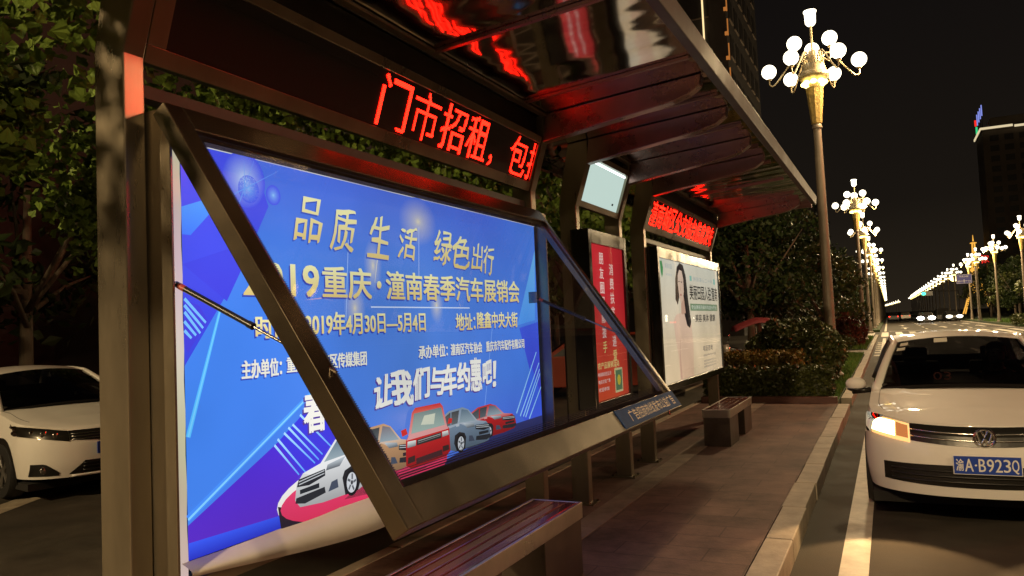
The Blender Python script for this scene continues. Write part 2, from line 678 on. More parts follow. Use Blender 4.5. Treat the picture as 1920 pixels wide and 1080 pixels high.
# painted markings, 4 mm above the asphalt
b = MB()
b.box(-0.40, -0.22, -20, 31.5, 0.0, 0.004, M['paint'])
b.box(-0.40, -0.22, 33.5, 56, 0.0, 0.004, M['paint'])
b.box(-0.40, -0.22, 76, 300, 0.0, 0.004, M['paint'])
struct(b.build('edge_line'))
b = MB()
for k in range(22):
    x0 = -1.55 + k * 1.0
    b.box(x0, x0 + 0.48, 60, 72.5, 0.0, 0.004, M['paint'])
struct(b.build('zebra_crossing'))
b = MB()
for k in range(7):
    x0 = -0.62
    b.box(x0, x0 + 0.34, 33.6 + k * 2.3, 34.7 + k * 2.3, 0.0, 0.0045, M['paint_worn'])
struct(b.build('worn_marks'))
b = MB()
for X in (3.1, 6.6):
    for k in range(40):
        y0 = 8 + k * 9.0
        if 56 < y0 < 76:
            continue
        b.box(X, X + 0.14, y0, y0 + 4.0, 0.0, 0.004, M['paint'])
for X in (9.2, 9.5):
    b.box(X, X + 0.13, 77, 400, 0.0, 0.004, M['paint'])
    b.box(X, X + 0.13, -20, 56, 0.0, 0.004, M['paint'])
for X in (13.0, 16.5):
    for k in range(40):
        y0 = 8 + k * 9.0
        if 56 < y0 < 76:
            continue
        b.box(X, X + 0.14, y0, y0 + 4.0, 0.0, 0.004, M['paint'])
struct(b.build('lane_lines'))
b = MB()
for X in (1.35, 4.8, 8.0):
    for y0 in (84, 100):
        b.box(X, X + 0.2, y0, y0 + 5, 0.0, 0.004, M['paint'])
        b.add([(X - 0.35, y0 + 5, 0.004), (X + 0.55, y0 + 5, 0.004), (X + 0.1, y0 + 8, 0.004)], [(0, 1, 2)], M['paint'])
b.box(0.0, 9.0, 76, 76.4, 0.0, 0.004, M['paint'])
struct(b.build('lane_arrows'))
# markings of the service road
b = MB()


def strip(bm, p, q, w, m, z=0.004):
    p = Vector((p[0], p[1], 0))
    q = Vector((q[0], q[1], 0))
    n = (q - p).normalized().cross(Vector((0, 0, 1))) * w / 2
    bm.add([tuple(p + n)[:2] + (z,), tuple(q + n)[:2] + (z,), tuple(q - n)[:2] + (z,), tuple(p - n)[:2] + (z,)], [(0, 1, 2, 3)], m)


strip(b, (-7.0, 1.8), (-11.0, 9.3), 0.30, M['paint_worn'])
strip(b, (-7.9, 0.4), (-13.5, 10.9), 0.14, M['paint_worn'])
strip(b, (-4.6, -10), (-4.6, 60), 0.12, M['paint_worn'])
struct(b.build('bay_lines'))

# planting strip: a low bank beyond the bus stop
sheet('planting_strip', [(-3.3, 14.95), (-0.9, 14.95), (-0.9, 32.2), (-3.3, 32.2)], 0.16, M['soil'], -0.02)
sheet('second_planting_strip', [(-3.3, 36.2), (-0.9, 36.2), (-0.9, 56), (-3.3, 56)], 0.16, M['soil'], -0.02)
sheet('third_planting_strip', [(-3.3, 76), (-0.75, 76), (-0.75, 400), (-3.3, 400)], 0.16, M['soil'], -0.02)
sheet('footway', [(-3.3, 32.25), (-0.9, 32.25), (-0.9, 36.15), (-3.3, 36.15)], 0.14, M['kerb'], -0.02)
sheet('verge', [(10.0, 78), (30, 78), (30, 400), (9.8, 400)], 0.18, M['soil'], -0.02)


# ================================================================== FOLIAGE
def leaf_cloud(mb, pts, size, m, rnd, up=0.25, fan=False):
    for p in pts:
        s = size * rnd.uniform(0.65, 1.3)
        n = Vector((rnd.gauss(0, 1), rnd.gauss(0, 1), rnd.gauss(0, 1) + up)).normalized()
        t = n.orthogonal().normalized()
        a = rnd.uniform(0, 2 * PI)
        t = (t * math.cos(a) + n.cross(t) * math.sin(a))
        w = n.cross(t)
        c = Vector(p)
        if fan:
            v = [c - t * s * 0.55, c + t * s * 0.2 + w * s * 0.62, c + t * s * 0.55 + w * s * 0.25 + n * s * 0.1, c + t * s * 0.42 + n * s * 0.02, c + t * s * 0.55 - w * s * 0.25 + n * s * 0.1, c + t * s * 0.2 - w * s * 0.62]
            mb.add([tuple(q) for q in v], [(0, 1, 2, 3), (0, 3, 4, 5)], m)
        else:
            v = [c - t * s * 0.6, c + w * s * 0.34 + n * s * 0.06, c + t * s * 0.6, c - w * s * 0.34 + n * s * 0.06]
            mb.add([tuple(q) for q in v], [(0, 1, 2, 3)], m)


def tree(name, label, x, y, base, h0, H, R, nleaf, size, m, seed, group=None, trunk_r=0.12, fan=False, cat='tree'):
    rnd = random.Random(seed)
    t = thing(name, label, cat, (x, y, base), 0, group)
    tb = MB()
    tb.tube([(x, y, base), (x + rnd.uniform(-.1, .1), y + rnd.uniform(-.1, .1), base + h0 * 0.6), (x + rnd.uniform(-.15, .15), y + rnd.uniform(-.15, .15), base + h0 + (H - h0) * 0.5)], [trunk_r * 1.25, trunk_r, trunk_r * 0.5], M['bark'], 9)
    tips = []
    for k in range(9):
        a = 2 * PI * k / 9 + rnd.uniform(-.3, .3)
        z0 = base + h0 * rnd.uniform(0.8, 1.2)
        rr = R * rnd.uniform(0.45, 0.95)
        zz = base + h0 + (H - h0) * rnd.uniform(0.05, 0.85)
        p2 = (x + rr * math.cos(a), y + rr * math.sin(a), zz)
        tb.tube([(x, y, z0), ((x + p2[0]) / 2 + rnd.uniform(-.1, .1), (y + p2[1]) / 2, (z0 + zz) / 2 + 0.15), p2], [trunk_r * 0.5, trunk_r * 0.3, trunk_r * 0.1], M['bark'], 6)
        tips.append(p2)
    tb.build('trunk', t, smooth=True)
    clumps = []
    nc = 26
    for k in range(nc):
        a = rnd.uniform(0, 2 * PI)
        zz = rnd.uniform(0, 1)
        rad = R * (0.35 + 0.65 * math.sin(PI * min(1, zz * 0.8 + 0.18))) * rnd.uniform(0.35, 1.0)
        clumps.append((x + rad * math.cos(a), y + rad * math.sin(a), base + h0 + (H - h0) * zz, R * rnd.uniform(0.18, 0.36)))
    for p in tips:
        clumps.append((p[0], p[1], p[2], R * rnd.uniform(0.2, 0.34)))
    pts = []
    for i in range(nleaf):
        c = clumps[rnd.randrange(len(clumps))]
        d = Vector((rnd.gauss(0, 1), rnd.gauss(0, 1), rnd.gauss(0, 0.75)))
        d = d.normalized() * c[3] * (rnd.random() ** 0.45)
        pts.append((c[0] + d.x, c[1] + d.y, c[2] + d.z))
    lb = MB()
    leaf_cloud(lb, pts, size, m, rnd, 0.3, fan)
    lb.build('crown', t)
    return t


def bush(name, label, x, y, base, rx, ry, h, nleaf, size, m, seed, group=None, box=False, cat='bush', core=True):
    rnd = random.Random(seed)
    t = thing(name, label, cat, (x, y, base), 0, group)
    cb = MB()
    if box:
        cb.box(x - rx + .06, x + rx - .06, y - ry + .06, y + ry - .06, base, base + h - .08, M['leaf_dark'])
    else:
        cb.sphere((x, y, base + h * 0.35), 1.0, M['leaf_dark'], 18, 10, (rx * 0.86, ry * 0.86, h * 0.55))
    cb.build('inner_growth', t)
    pts = []
    for i in range(nleaf):
        if box:
            f = rnd.random()
            px, py, pz = rnd.uniform(-1, 1), rnd.uniform(-1, 1), rnd.random()
            if f < 0.5:
                pz = 1.0 + rnd.gauss(0, 0.05)
            elif f < 0.8:
                py = -1 + rnd.gauss(0, 0.03)
            elif f < 0.92:
                px = 1 + rnd.gauss(0, 0.02)
            else:
                px = -1 + rnd.gauss(0, 0.02)
            pts.append((x + px * rx, y + py * ry, base + pz * h + 0.03 * math.sin(px * 9 + py * 7)))
        else:
            d = Vector((rnd.gauss(0, 1), rnd.gauss(0, 1), rnd.gauss(0, 1)))
            d.normalize()
            k = 0.9 + 0.16 * rnd.random() + 0.06 * math.sin(d.x * 7 + d.z * 5)
            z = base + h * 0.42 + d.z * h * 0.58 * k
            if z < base:
                z = base + rnd.uniform(0, 0.1)
            pts.append((x + d.x * rx * k, y + d.y * ry * k, z))
    lb = MB()
    leaf_cloud(lb, pts, size, m, rnd, 0.5)
    lb.build('leaves', t)
    return t


# trees beside the service road, behind the shelter
tree('ginkgo_tree', 'fan-leaved tree lit green left of the shelter\'s nearest post', -5.7, 1.6, 0.0, 2.6, 6.4, 2.2, 42000, 0.075, M['leaf'], 11, None, 0.11, True)
tree('ginkgo_tree', 'fan-leaved tree showing between the large scrolling sign and the blue light box', -5.2, 6.3, 0.0, 2.45, 6.0, 2.2, 30000, 0.075, M['leaf'], 12, None, 0.12, True)
tree('ginkgo_tree', 'green tree showing between the red poster and the white poster', -5.0, 12.6, 0.0, 2.5, 6.2, 2.1, 11000, 0.10, M['leaf'], 13, None, 0.12, True)
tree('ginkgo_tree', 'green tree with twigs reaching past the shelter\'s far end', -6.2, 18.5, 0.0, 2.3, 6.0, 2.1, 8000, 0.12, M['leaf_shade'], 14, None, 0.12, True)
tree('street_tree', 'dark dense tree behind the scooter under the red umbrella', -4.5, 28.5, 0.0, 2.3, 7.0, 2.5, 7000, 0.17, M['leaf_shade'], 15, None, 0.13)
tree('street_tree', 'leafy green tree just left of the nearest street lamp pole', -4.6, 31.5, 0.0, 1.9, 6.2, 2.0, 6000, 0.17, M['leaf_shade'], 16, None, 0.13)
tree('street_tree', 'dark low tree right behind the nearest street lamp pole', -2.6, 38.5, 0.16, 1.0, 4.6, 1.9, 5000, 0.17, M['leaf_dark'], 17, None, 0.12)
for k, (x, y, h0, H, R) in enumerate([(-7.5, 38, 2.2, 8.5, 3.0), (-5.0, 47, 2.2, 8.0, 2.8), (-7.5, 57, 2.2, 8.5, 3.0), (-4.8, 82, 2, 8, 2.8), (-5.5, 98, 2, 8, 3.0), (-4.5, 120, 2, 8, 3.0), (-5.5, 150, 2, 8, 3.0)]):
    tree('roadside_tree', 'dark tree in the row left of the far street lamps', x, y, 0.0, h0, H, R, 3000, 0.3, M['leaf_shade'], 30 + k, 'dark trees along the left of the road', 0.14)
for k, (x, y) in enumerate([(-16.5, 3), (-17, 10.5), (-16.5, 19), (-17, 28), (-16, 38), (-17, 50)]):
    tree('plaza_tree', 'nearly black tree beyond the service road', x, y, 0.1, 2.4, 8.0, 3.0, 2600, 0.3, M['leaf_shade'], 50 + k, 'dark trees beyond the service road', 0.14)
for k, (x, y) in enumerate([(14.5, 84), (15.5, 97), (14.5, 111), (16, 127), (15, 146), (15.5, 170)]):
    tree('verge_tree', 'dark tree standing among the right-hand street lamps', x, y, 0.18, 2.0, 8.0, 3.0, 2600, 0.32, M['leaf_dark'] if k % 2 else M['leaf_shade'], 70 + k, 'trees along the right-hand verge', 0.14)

# bushes and hedges of the planting strip
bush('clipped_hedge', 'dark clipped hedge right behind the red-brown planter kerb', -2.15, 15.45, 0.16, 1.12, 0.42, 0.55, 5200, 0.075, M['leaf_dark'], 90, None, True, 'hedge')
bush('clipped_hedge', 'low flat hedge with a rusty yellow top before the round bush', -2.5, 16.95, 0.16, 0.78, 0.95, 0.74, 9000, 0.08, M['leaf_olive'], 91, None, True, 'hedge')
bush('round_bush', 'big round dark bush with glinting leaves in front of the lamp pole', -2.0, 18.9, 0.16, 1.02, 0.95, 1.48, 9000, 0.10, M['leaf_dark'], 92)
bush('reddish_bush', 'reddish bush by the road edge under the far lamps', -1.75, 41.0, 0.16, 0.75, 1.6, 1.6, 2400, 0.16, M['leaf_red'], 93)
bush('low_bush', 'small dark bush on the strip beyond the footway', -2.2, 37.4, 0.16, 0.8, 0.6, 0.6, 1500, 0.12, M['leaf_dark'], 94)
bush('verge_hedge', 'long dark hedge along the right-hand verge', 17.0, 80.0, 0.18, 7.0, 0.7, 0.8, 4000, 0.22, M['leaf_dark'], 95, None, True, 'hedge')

# grass
b = MB()
rg = random.Random(5)
for i in range(16000):
    if rg.random() < 0.75:
        x, y = rg.uniform(-1.75, -0.93), rg.uniform(15.2, 32.0)
    else:
        x, y = rg.uniform(-3.2, -0.93), rg.uniform(36.5, 55.5)
    h = rg.uniform(0.05, 0.14) if y < 33 else rg.uniform(0.08, 0.2)
    a = rg.uniform(0, 2 * PI)
    dx, dy = 0.022 * math.cos(a), 0.022 * math.sin(a)
    b.add([(x - dx, y - dy, 0.16), (x + dx, y + dy, 0.16), (x + rg.uniform(-.05, .05), y + rg.uniform(-.05, .05), 0.16 + h)], [(0, 1, 2)], M['grass'])
for i in range(5000):
    x, y = rg.uniform(10.2, 26), rg.uniform(78.2, 110)
    a = rg.uniform(0, 2 * PI)
    dx, dy = 0.06 * math.cos(a), 0.06 * math.sin(a)
    b.add([(x - dx, y - dy, 0.18), (x + dx, y + dy, 0.18), (x + rg.uniform(-.1, .1), y, 0.18 + rg.uniform(0.1, 0.3))], [(0, 1, 2)], M['grass'])
g = b.build('grass')
tag(g, 'short green grass on the strips beside the road kerb', 'grass', None, 'stuff')


# ================================================================== BUS SHELTER
POSTS = [(1.87, 1.96), (5.44, 5.53), (6.40, 6.49), (7.63, 7.72), (8.52, 8.61), (12.21, 12.30)]


def zs(x):                       # underside of the canopy sheet
    return 3.37 + 0.081 * (x + 2.35)


def xo(y):                       # outer edge of the canopy
    return -1.03 + 0.011 * (y - 4)


shelter = thing('bus_shelter', 'long steel bus shelter with a mirror-bottomed canopy over the red pavement', 'bus shelter', (-2.5, 7.0, 0.148))
for (y0, y1) in POSTS:
    b = MB()
    b.prism_y([(-2.45, 0.148), (-2.45, 2.79), (-2.315, 3.2), (-2.315, zs(-2.315) - 0.004), (-2.50, zs(-2.5) - 0.004), (-2.61, 2.82), (-2.61, 0.148)], y0, y1, M['steel'])
    b.build('post', shelter, bevel=0.006)
    b = MB()
    b.box(-2.66, -2.40, y0 - 0.05, y1 + 0.05, 0.1485, 0.158, M['steel'])
    for sx in (-2.64, -2.42):
        for sy in (y0 - 0.03, y1 + 0.03):
            b.lathe([(0.014, 0.0), (0.014, 0.014), (0.0, 0.016)], (sx, sy, 0.158), M['steel_bright'], 6)
    b.build('base_plate', shelter)
    b = MB()
    yb0, yb1 = y0 - 0.003, y1 + 0.003
    b.prism_y([(-2.33, 3.155), (-1.30, 3.300), (-1.18, 3.335), (-1.10, 3.39), (-1.085, zs(-1.085) - 0.004), (-2.30, zs(-2.30) - 0.004)], yb0, yb1, M['arm'])
    b.build('roof_arm', shelter, bevel=0.006)
b = MB()
YA, YB = -0.5, 12.75
for (a, c) in zip([YA] + [2.6, 3.82, 5.04, 6.0, 7.06, 8.1, 9.0, 10.2, 11.4], [2.6, 3.82, 5.04, 6.0, 7.06, 8.1, 9.0, 10.2, 11.4, YB]):
    b2 = 0.004
    v = [(-2.95, a + b2, zs(-2.95)), (xo(a) - 0.03, a + b2, zs(-1.03)), (xo(c) - 0.03, c - b2, zs(-1.03)), (-2.95, c - b2, zs(-2.95))]
    v += [(p[0], p[1], p[2] + 0.012) for p in v]
    b.hexa(v, M['mirror'])
b.build('canopy_sheet', shelter)
for y in (2.6, 3.82, 5.04, 6.0, 7.06, 8.1, 9.0, 10.2, 11.4):
    b = MB()
    b.prism_y([(-2.32, zs(-2.32) - 0.022), (-1.08, zs(-1.08) - 0.022), (-1.08, zs(-1.08) - 0.002), (-2.32, zs(-2.32) - 0.002)], y - 0.016, y + 0.016, M['arm'])
    b.build('canopy_rib', shelter)
b = MB()
v = []
for (y, q) in ((YA, 0), (YB, 0)):
    v.append([(xo(y) - 0.03, y, 3.435), (xo(y) + 0.035, y, 3.435), (xo(y) + 0.05, y, 3.56), (xo(y) - 0.03, y, 3.56)])
b.hexa([v[0][0], v[0][1], v[1][1], v[1][0], v[0][3], v[0][2], v[1][2], v[1][3]], M['fascia'])
b.build('canopy_fascia', shelter, bevel=0.006)
b = MB()
b.prism_y([(-2.95, zs(-2.95) + 0.016), (-1.0, zs(-1.0) + 0.016), (-1.0, zs(-1.0) + 0.05), (-2.95, zs(-2.95) + 0.05)], YA, YB, M['dark'])
b.build('canopy_top', shelter)
b = MB()
b.prism_y([(-2.95, 3.24), (-2.90, 3.24), (-2.90, zs(-2.9) - 0.003), (-2.95, zs(-2.95) - 0.003)], YA, YB, M['steel_bright'])
b.build('back_fascia', shelter, bevel=0.004)
b = MB()
b.box(-2.95, xo(YB) - 0.03, YB, YB + 0.05, 3.40, 3.55, M['arm'])
b.build('end_fascia', shelter, bevel=0.005)
# dark closing boards between the signs and the canopy, with a steel trim along the mirror sheet
for (y0, y1, zl) in ((1.965, 5.435, 3.10), (6.495, 7.625, 3.20), (8.615, 12.205, 3.10)):
    b = MB()
    b.box(-2.40, -2.375, y0, y1, zl, zs(-2.4) - 0.004, M['dark'])
    b.build('closing_board', shelter)
    b = MB()
    b.prism_y([(-2.33, zs(-2.33) - 0.022), (-2.285, zs(-2.285) - 0.022), (-2.285, zs(-2.285) - 0.004), (-2.33, zs(-2.33) - 0.004)], y0, y1, M['steel'])
    b.build('canopy_trim', shelter, bevel=0.003)
# stubs that carry each sign between the posts
for (y0, y1) in ((1.965, 5.435), (8.615, 12.205)):
    b = MB()
    b.box(-2.57, -2.50, y0, y1, 2.66, 2.71, M['dark'])
    b.build('tie_bar', shelter)

# tilted frame shared by the signs: origin, up the slope, outward
T0 = Vector((-2.468, 0, 2.785))
TT = Vector((0.316, 0, 0.949))
TN = Vector((0.949, 0, -0.316))


def tp(y, t, n):
    p = T0 + TT * t + TN * n
    return (p.x, y, p.z)


def tbox(mb, y0, y1, t0, t1, n0, n1, m):
    mb.hexa([tp(y0, t0, n0), tp(y0, t0, n1), tp(y1, t0, n1), tp(y1, t0, n0), tp(y0, t1, n0), tp(y0, t1, n1), tp(y1, t1, n1), tp(y1, t1, n0)], m)


def led_cells(body, rows, ncol, bold=0.0):
    """dot pattern of a row of characters, each on its own square of rows x rows dots"""
    on = set()
    c0 = 0
    for ch in body:
        if ch == ' ':
            c0 += rows // 2
            continue
        vs, ts, asp = glyphs(ch, bold)
        if ch == '，':
            gw, gh, ox, oy = rows * 0.16, rows * 0.26, rows * 0.1, rows * 0.02
            adv = rows * 0.96
        elif ch == '扌':
            gw, gh, ox, oy = rows * 0.36, rows * 0.92, rows * 0.02, rows * 0.04
            adv = rows * 0.4
        else:
            gw, gh = rows * 0.88, rows * 0.94
            if asp < 0.8:
                gw = gh * asp
            ox, oy = rows * 0.06, rows * 0.03
            adv = rows
        for t in ts:
            P = [(c0 + ox + vs[i][0] * gw, oy + vs[i][1] * gh) for i in t]
            xa, xb = min(p[0] for p in P), max(p[0] for p in P)
            ya, yb = min(p[1] for p in P), max(p[1] for p in P)
            for i in range(int(xa), int(xb) + 1):
                for j in range(int(ya), int(yb) + 1):
                    x, y = i + 0.5, j + 0.5
                    d = []
                    for k in range(3):
                        a, c = P[k], P[(k + 1) % 3]
                        d.append((c[0] - a[0]) * (y - a[1]) - (c[1] - a[1]) * (x - a[0]))
                    if all(q >= -0.08 for q in d) or all(q <= 0.08 for q in d):
                        on.add((i, j))
        c0 += adv
    return on


def led_sign(label, y0, y1, body, ystart, pu, pt, rows, grp=None, t_end=0.432):
    s = thing('led_sign', label, 'led sign', (-2.45, (y0 + y1) / 2, 2.8), 0, grp)
    hb = MB()
    tbox(hb, y0, y1, 0.0, t_end, -0.15, -0.02, M['dark'])
    hb.build('housing', s, bevel=0.006)
    fb = MB()
    bw, bh, bt = 0.085, 0.070, 0.052
    tbox(fb, y0, y1, 0.0, bh, -0.018, 0.006, M['steel'])
    tbox(fb, y0, y1, t_end - bt, t_end, -0.018, 0.006, M['steel'])
    tbox(fb, y0, y0 + bw, bh + .0005, t_end - bt - .0005, -0.018, 0.005, M['steel'])
    tbox(fb, y1 - bw * .35, y1, bh + .0005, t_end - bt - .0005, -0.018, 0.005, M['steel'])
    fb.build('frame', s, bevel=0.003)
    sb = MB()
    tbox(sb, y0 + bw, y1 - bw * .35, bh, t_end - bt, -0.0185, -0.012, M['screen'])
    scr = sb.build('screen', s)
    cells = led_cells(body, rows, 0)
    H = t_end - bt - bh
    tb = bh + (H - rows * pt) / 2
    sub = set()
    for (i, j) in cells:                      # half cells, grown by one half cell
        for di in range(0, 2):
            for dj in range(0, 2):
                sub.add((2 * i + di, 2 * j + dj))
    ymax = y1 - bw * .35 - 0.004
    gb = MB()
    for (i, j) in sub:
        ya = ystart + i * pu / 2
        t0 = tb + j * pt / 2
        if ya + pu / 2 > ymax or ya < y0 + bw:
            continue
        gb.add([tp(ya, t0, -0.010), tp(ya + pu / 2, t0, -0.010), tp(ya + pu / 2, t0 + pt / 2, -0.010), tp(ya, t0 + pt / 2, -0.010)], [(0, 1, 2, 3)], M['led_red'])
    for (i, j) in cells:
        ya = ystart + (i + 0.25) * pu
        if ya + pu * .5 > ymax or ya < y0 + bw:
            continue
        t0 = tb + (j + 0.25) * pt
        gb.add([tp(ya, t0, -0.008), tp(ya + pu * .5, t0, -0.008), tp(ya + pu * .5, t0 + pt * .5, -0.008), tp(ya, t0 + pt * .5, -0.008)], [(0, 1, 2, 3)], M['led_core'])
    gb.build('lit_characters', scr)
    return s


led_sign('large scrolling red dot sign reading 门市招租 above the blue light box', 1.968, 5.432, '门市招租，包扌', 3.385, 0.0101, 0.0094, 32)
led_sign('far red dot sign crowded with small characters above the white poster', 8.618, 12.202, '潼南城区公交站台信息发布招商热线', 8.70, 0.0092, 0.0095, 32)

# lit white panel between the two signs
s = thing('lit_panel', 'bright white blank route panel with a tube lamp between the two red signs', 'light panel', (-2.45, 7.05, 2.8))
b = MB()
tbox(b, 6.492, 7.628, 0.02, 0.52, -0.16, -0.03, M['dark'])
b.build('housing', s, bevel=0.006)
b = MB()
tbox(b, 6.492, 7.628, 0.02, 0.075, -0.03, 0.006, M['steel'])
tbox(b, 6.492, 7.628, 0.47, 0.52, -0.03, 0.006, M['steel'])
tbox(b, 6.492, 6.53, 0.0755, 0.4695, -0.03, 0.005, M['steel'])
tbox(b, 7.59, 7.628, 0.0755, 0.4695, -0.03, 0.005, M['steel'])
b.build('frame', s, bevel=0.003)
b = MB()
tbox(b, 6.531, 7.589, 0.076, 0.469, -0.031, -0.022, M['panel_glow'])
b.build('diffuser', s)
b = MB()
b.tube([tp(6.58, 0.445, -0.008), tp(7.54, 0.445, -0.008)], 0.011, M['tube'], 8)
b.build('tube_lamp', s)
b = MB()
tbox(b, 7.40, 7.44, 0.13, 0.15, -0.0215, -0.018, M['dark'])
b.build('latch', s)


# ================================================================== LIGHT BOXES
def L(*c):
    return s2l(c)


def mixc(a, b, t):
    t = max(0, min(1, t))
    return tuple(a[k] * (1 - t) + b[k] * t for k in range(3))


XF = -2.33          # front of the light boxes


def box_shell(root, y0, y1, z0, z1, xb, side, top, bot, m, bevel=0.004):
    b = MB()
    b.box(xb, xb + 0.012, y0 + 0.003, y1 - 0.003, z0 + 0.003, z1 - 0.003, M['dark'])
    b.build('back_panel', root)
    b = MB()
    b.box(xb + 0.013, XF, y0, y0 + side, z0, z1, m)
    b.box(xb + 0.013, XF, y1 - side, y1, z0, z1, m)
    b.box(xb + 0.013, XF, y0 + side + .0005, y1 - side - .0005, z1 - top, z1, m)
    b.box(xb + 0.013, XF, y0 + side + .0005, y1 - side - .0005, z0, z0 + bot, m)
    b.build('frame', root, bevel=bevel)


# ---- the big blue one, its glass door propped open
big = thing('light_box', 'large light box with a blue car fair poster, its glass door propped open', 'light box', (-2.45, 3.7, 0.8))
Y0, Y1 = 1.966, 5.434
b = MB()
b.box(-2.51, -2.498, Y0 + .003, Y1 - .003, 0.80, 2.58, M['dark'])
b.build('back_panel', big)
b = MB()
b.box(-2.497, XF, Y0, Y0 + 0.012, 0.78, 2.59, M['steel'])
b.box(-2.497, XF, Y1 - 0.012, Y1, 0.78, 2.59, M['steel'])
b.box(-2.497, XF, Y0 + .0125, Y1 - .0125, 2.555, 2.59, M['steel'])
b.box(-2.497, -2.40, Y0 + .0125, Y1 - .0125, 0.78, 0.83, M['steel'])
b.build('frame', big, bevel=0.003)
b = MB()
b.box(-2.48, -2.462, Y0 + 0.04, Y0 + 0.058, 0.9, 2.5, M['tube'])
b.build('tube_lamp', big)

PX = -2.415
pr = Print(PX, M['print_bg'], M['print_ink'])
U0, U1, V0, V1 = 2.085, 5.385, 0.90, 2.495


def vdroop(u, v):
    """the film sags a little at its foot"""
    return v


C_blue = L(74, 124, 226)
C_top = L(78, 105, 228)
C_tl = L(72, 86, 236)
C_bl = L(68, 132, 238)
C_mid = L(90, 140, 222)
C_r = L(74, 128, 230)
C_purple = L(86, 50, 200)
C_deep = L(60, 40, 190)


def bgA(a, b):
    c = mixc(C_bl, C_blue, min(1, a * 2.5))
    c = mixc(c, C_mid, max(0, 1 - abs(a - 0.5) * 2.6) * (0.35 + 0.5 * b))
    c = mixc(c, C_top, max(0, (b - 0.72) / 0.28) * 0.75)
    c = mixc(c, C_r, max(0, (a - 0.75) / 0.25))
    c = mixc(c, L(70, 78, 215), max(0, (0.30 - b) / 0.30) * max(0, a - 0.25) * 1.0)
    return c


pr.bg(U0, U1, V0, V1, bgA, 64, 32)


def bgat(u, v):
    return bgA((u - U0) / (U1 - U0), (v - V0) / (V1 - V0))


# geometric planes of the design
pr.poly([(U0, 2.492), (2.47, 2.492), (2.55, 2.30), (2.391, 2.026), (U0, 1.63)], L(74, 84, 240), 1, L(62, 70, 222))
pr.poly([(U0, 2.242), (2.221, 2.292), (2.236, 2.244), (2.125, 2.135), (U0, 2.135)], L(80, 158, 250), 2, L(64, 120, 246))
pr.poly([(U0, 2.02), (2.33, 2.10), (2.391, 2.026), (2.30, 1.88)], L(66, 70, 225), 2)
pr.line((2.262, 1.84), (2.093, 1.36), 0.012, L(90, 190, 255), 3, 0.022)
pr.line((2.262, 1.84), (2.093, 1.36), 0.004, L(120, 205, 255), 4, 0.008)
pr.poly([(U0, 1.03), (2.566, 1.268), (2.853, 1.448), (3.06, 1.22), (2.70, 0.90), (U0, 0.90)], L(72, 52, 222), 1, L(90, 44, 190))
pr.poly([(2.566, 1.268), (2.853, 1.448), (3.10, 1.20), (2.80, 1.0)], L(60, 66, 226), 2, L(70, 50, 210))
pr.line((U0, 1.055), (2.86, 1.50), 0.030, L(84, 165, 252), 3, 0.018, L(70, 140, 250))
pr.line((U0, 1.052), (2.86, 1.498), 0.010, L(130, 205, 255), 4, 0.007)
for (a, c, e, d) in [(2.546, 1.26, 2.694, 1.106), (2.566, 1.283, 2.736, 1.11), (2.606, 1.304, 2.802, 1.139), (2.634, 1.324, 2.829, 1.15), (2.661, 1.334, 2.856, 1.17), (2.711, 1.371, 2.935, 1.183)]:
    pr.line((a, c), (e, d), 0.011, L(170, 220, 255), 4, 0.007, L(90, 160, 250))
pr.poly([(U0, 1.885), (2.16, 1.86), (2.20, 1.80), (2.10, 1.68), (U0, 1.70)], L(70, 66, 218), 3)
for (a, c, e, d) in [(2.089, 1.887, 2.189, 1.794), (2.088, 1.862, 2.175, 1.773), (2.088, 1.836, 2.161, 1.753), (2.086, 1.80, 2.14, 1.745), (2.086, 1.765, 2.118, 1.735)]:
    pr.line((a, c), (e, d), 0.013, L(120, 190, 255), 4, 0.010)
pr.poly([(5.383, 2.31), (5.332, 1.775), (5.019, 1.739)], L(110, 185, 245), 1, L(80, 150, 240))
pr.poly([(5.383, 1.76), (5.05, 1.72), (5.20, 1.40), (5.383, 1.15)], L(64, 90, 222), 1, L(70, 70, 215))
pr.poly([(5.006, 1.10), (5.22, 1.45), (5.383, 1.20), (5.383, 0.95), (5.2, 0.95)], L(60, 110, 240), 1, L(70, 90, 225))
for (a, c, e, d) in [(4.939, 1.115, 5.325, 1.532), (4.998, 1.089, 5.366, 1.449), (5.05, 1.08, 5.372, 1.40), (5.087, 1.071, 5.377, 1.367), (5.149, 1.052, 5.382, 1.264)]:
    pr.line((a, c), (e, d), 0.014, L(150, 205, 255), 4, 0.010)
# star sparks of the design, and lamp glare painted over it
for (u, v, r, ci) in [(2.412, 2.397, 0.12, L(225, 250, 255)), (2.435, 2.36, 0.06, L(120, 200, 255)), (2.581, 2.354, 0.045, L(150, 210, 255))]:
    pr.radial(u, v, r, ci, (lambda a, c: L(72, 86, 238)) if r < 0.1 else (lambda a, c: L(73, 88, 238)), 2, power=0.45, rings=6)
for (u, v, r, s_) in [(3.136, 1.855, 0.09, 1.4), (3.918, 1.875, 0.08, 1.4), (3.30, 2.08, 0.08, 1.8), (3.75, 2.36, 0.20, 0.7)]:  # lamp reflections in the glass, painted as pale blobs
    pr.radial(u, v, r, L(222, 214, 190), bgat, 2, power=0.5, rings=6, sq=s_)
for a, c in [((2.35, 2.23), (2.47, 2.52)), ((2.30, 2.30), (2.62, 2.47)), ((2.412, 2.33), (2.412, 2.48))]:
    pr.line(a, (c[0], min(c[1], 2.49)), 0.005, L(110, 165, 250), 3, 0.001)
pr.line((3.269, 1.862), (4.319, 1.862), 0.007, L(205, 220, 250), 3)
pr.line((3.10, 2.20), (3.06, 1.79), 0.005, L(160, 190, 250), 3)
pr.line((3.755, 2.33), (3.736, 2.03), 0.006, L(170, 190, 245), 3)
pr.line((4.62, 1.72), (4.46, 1.18), 0.006, L(130, 170, 245), 3)
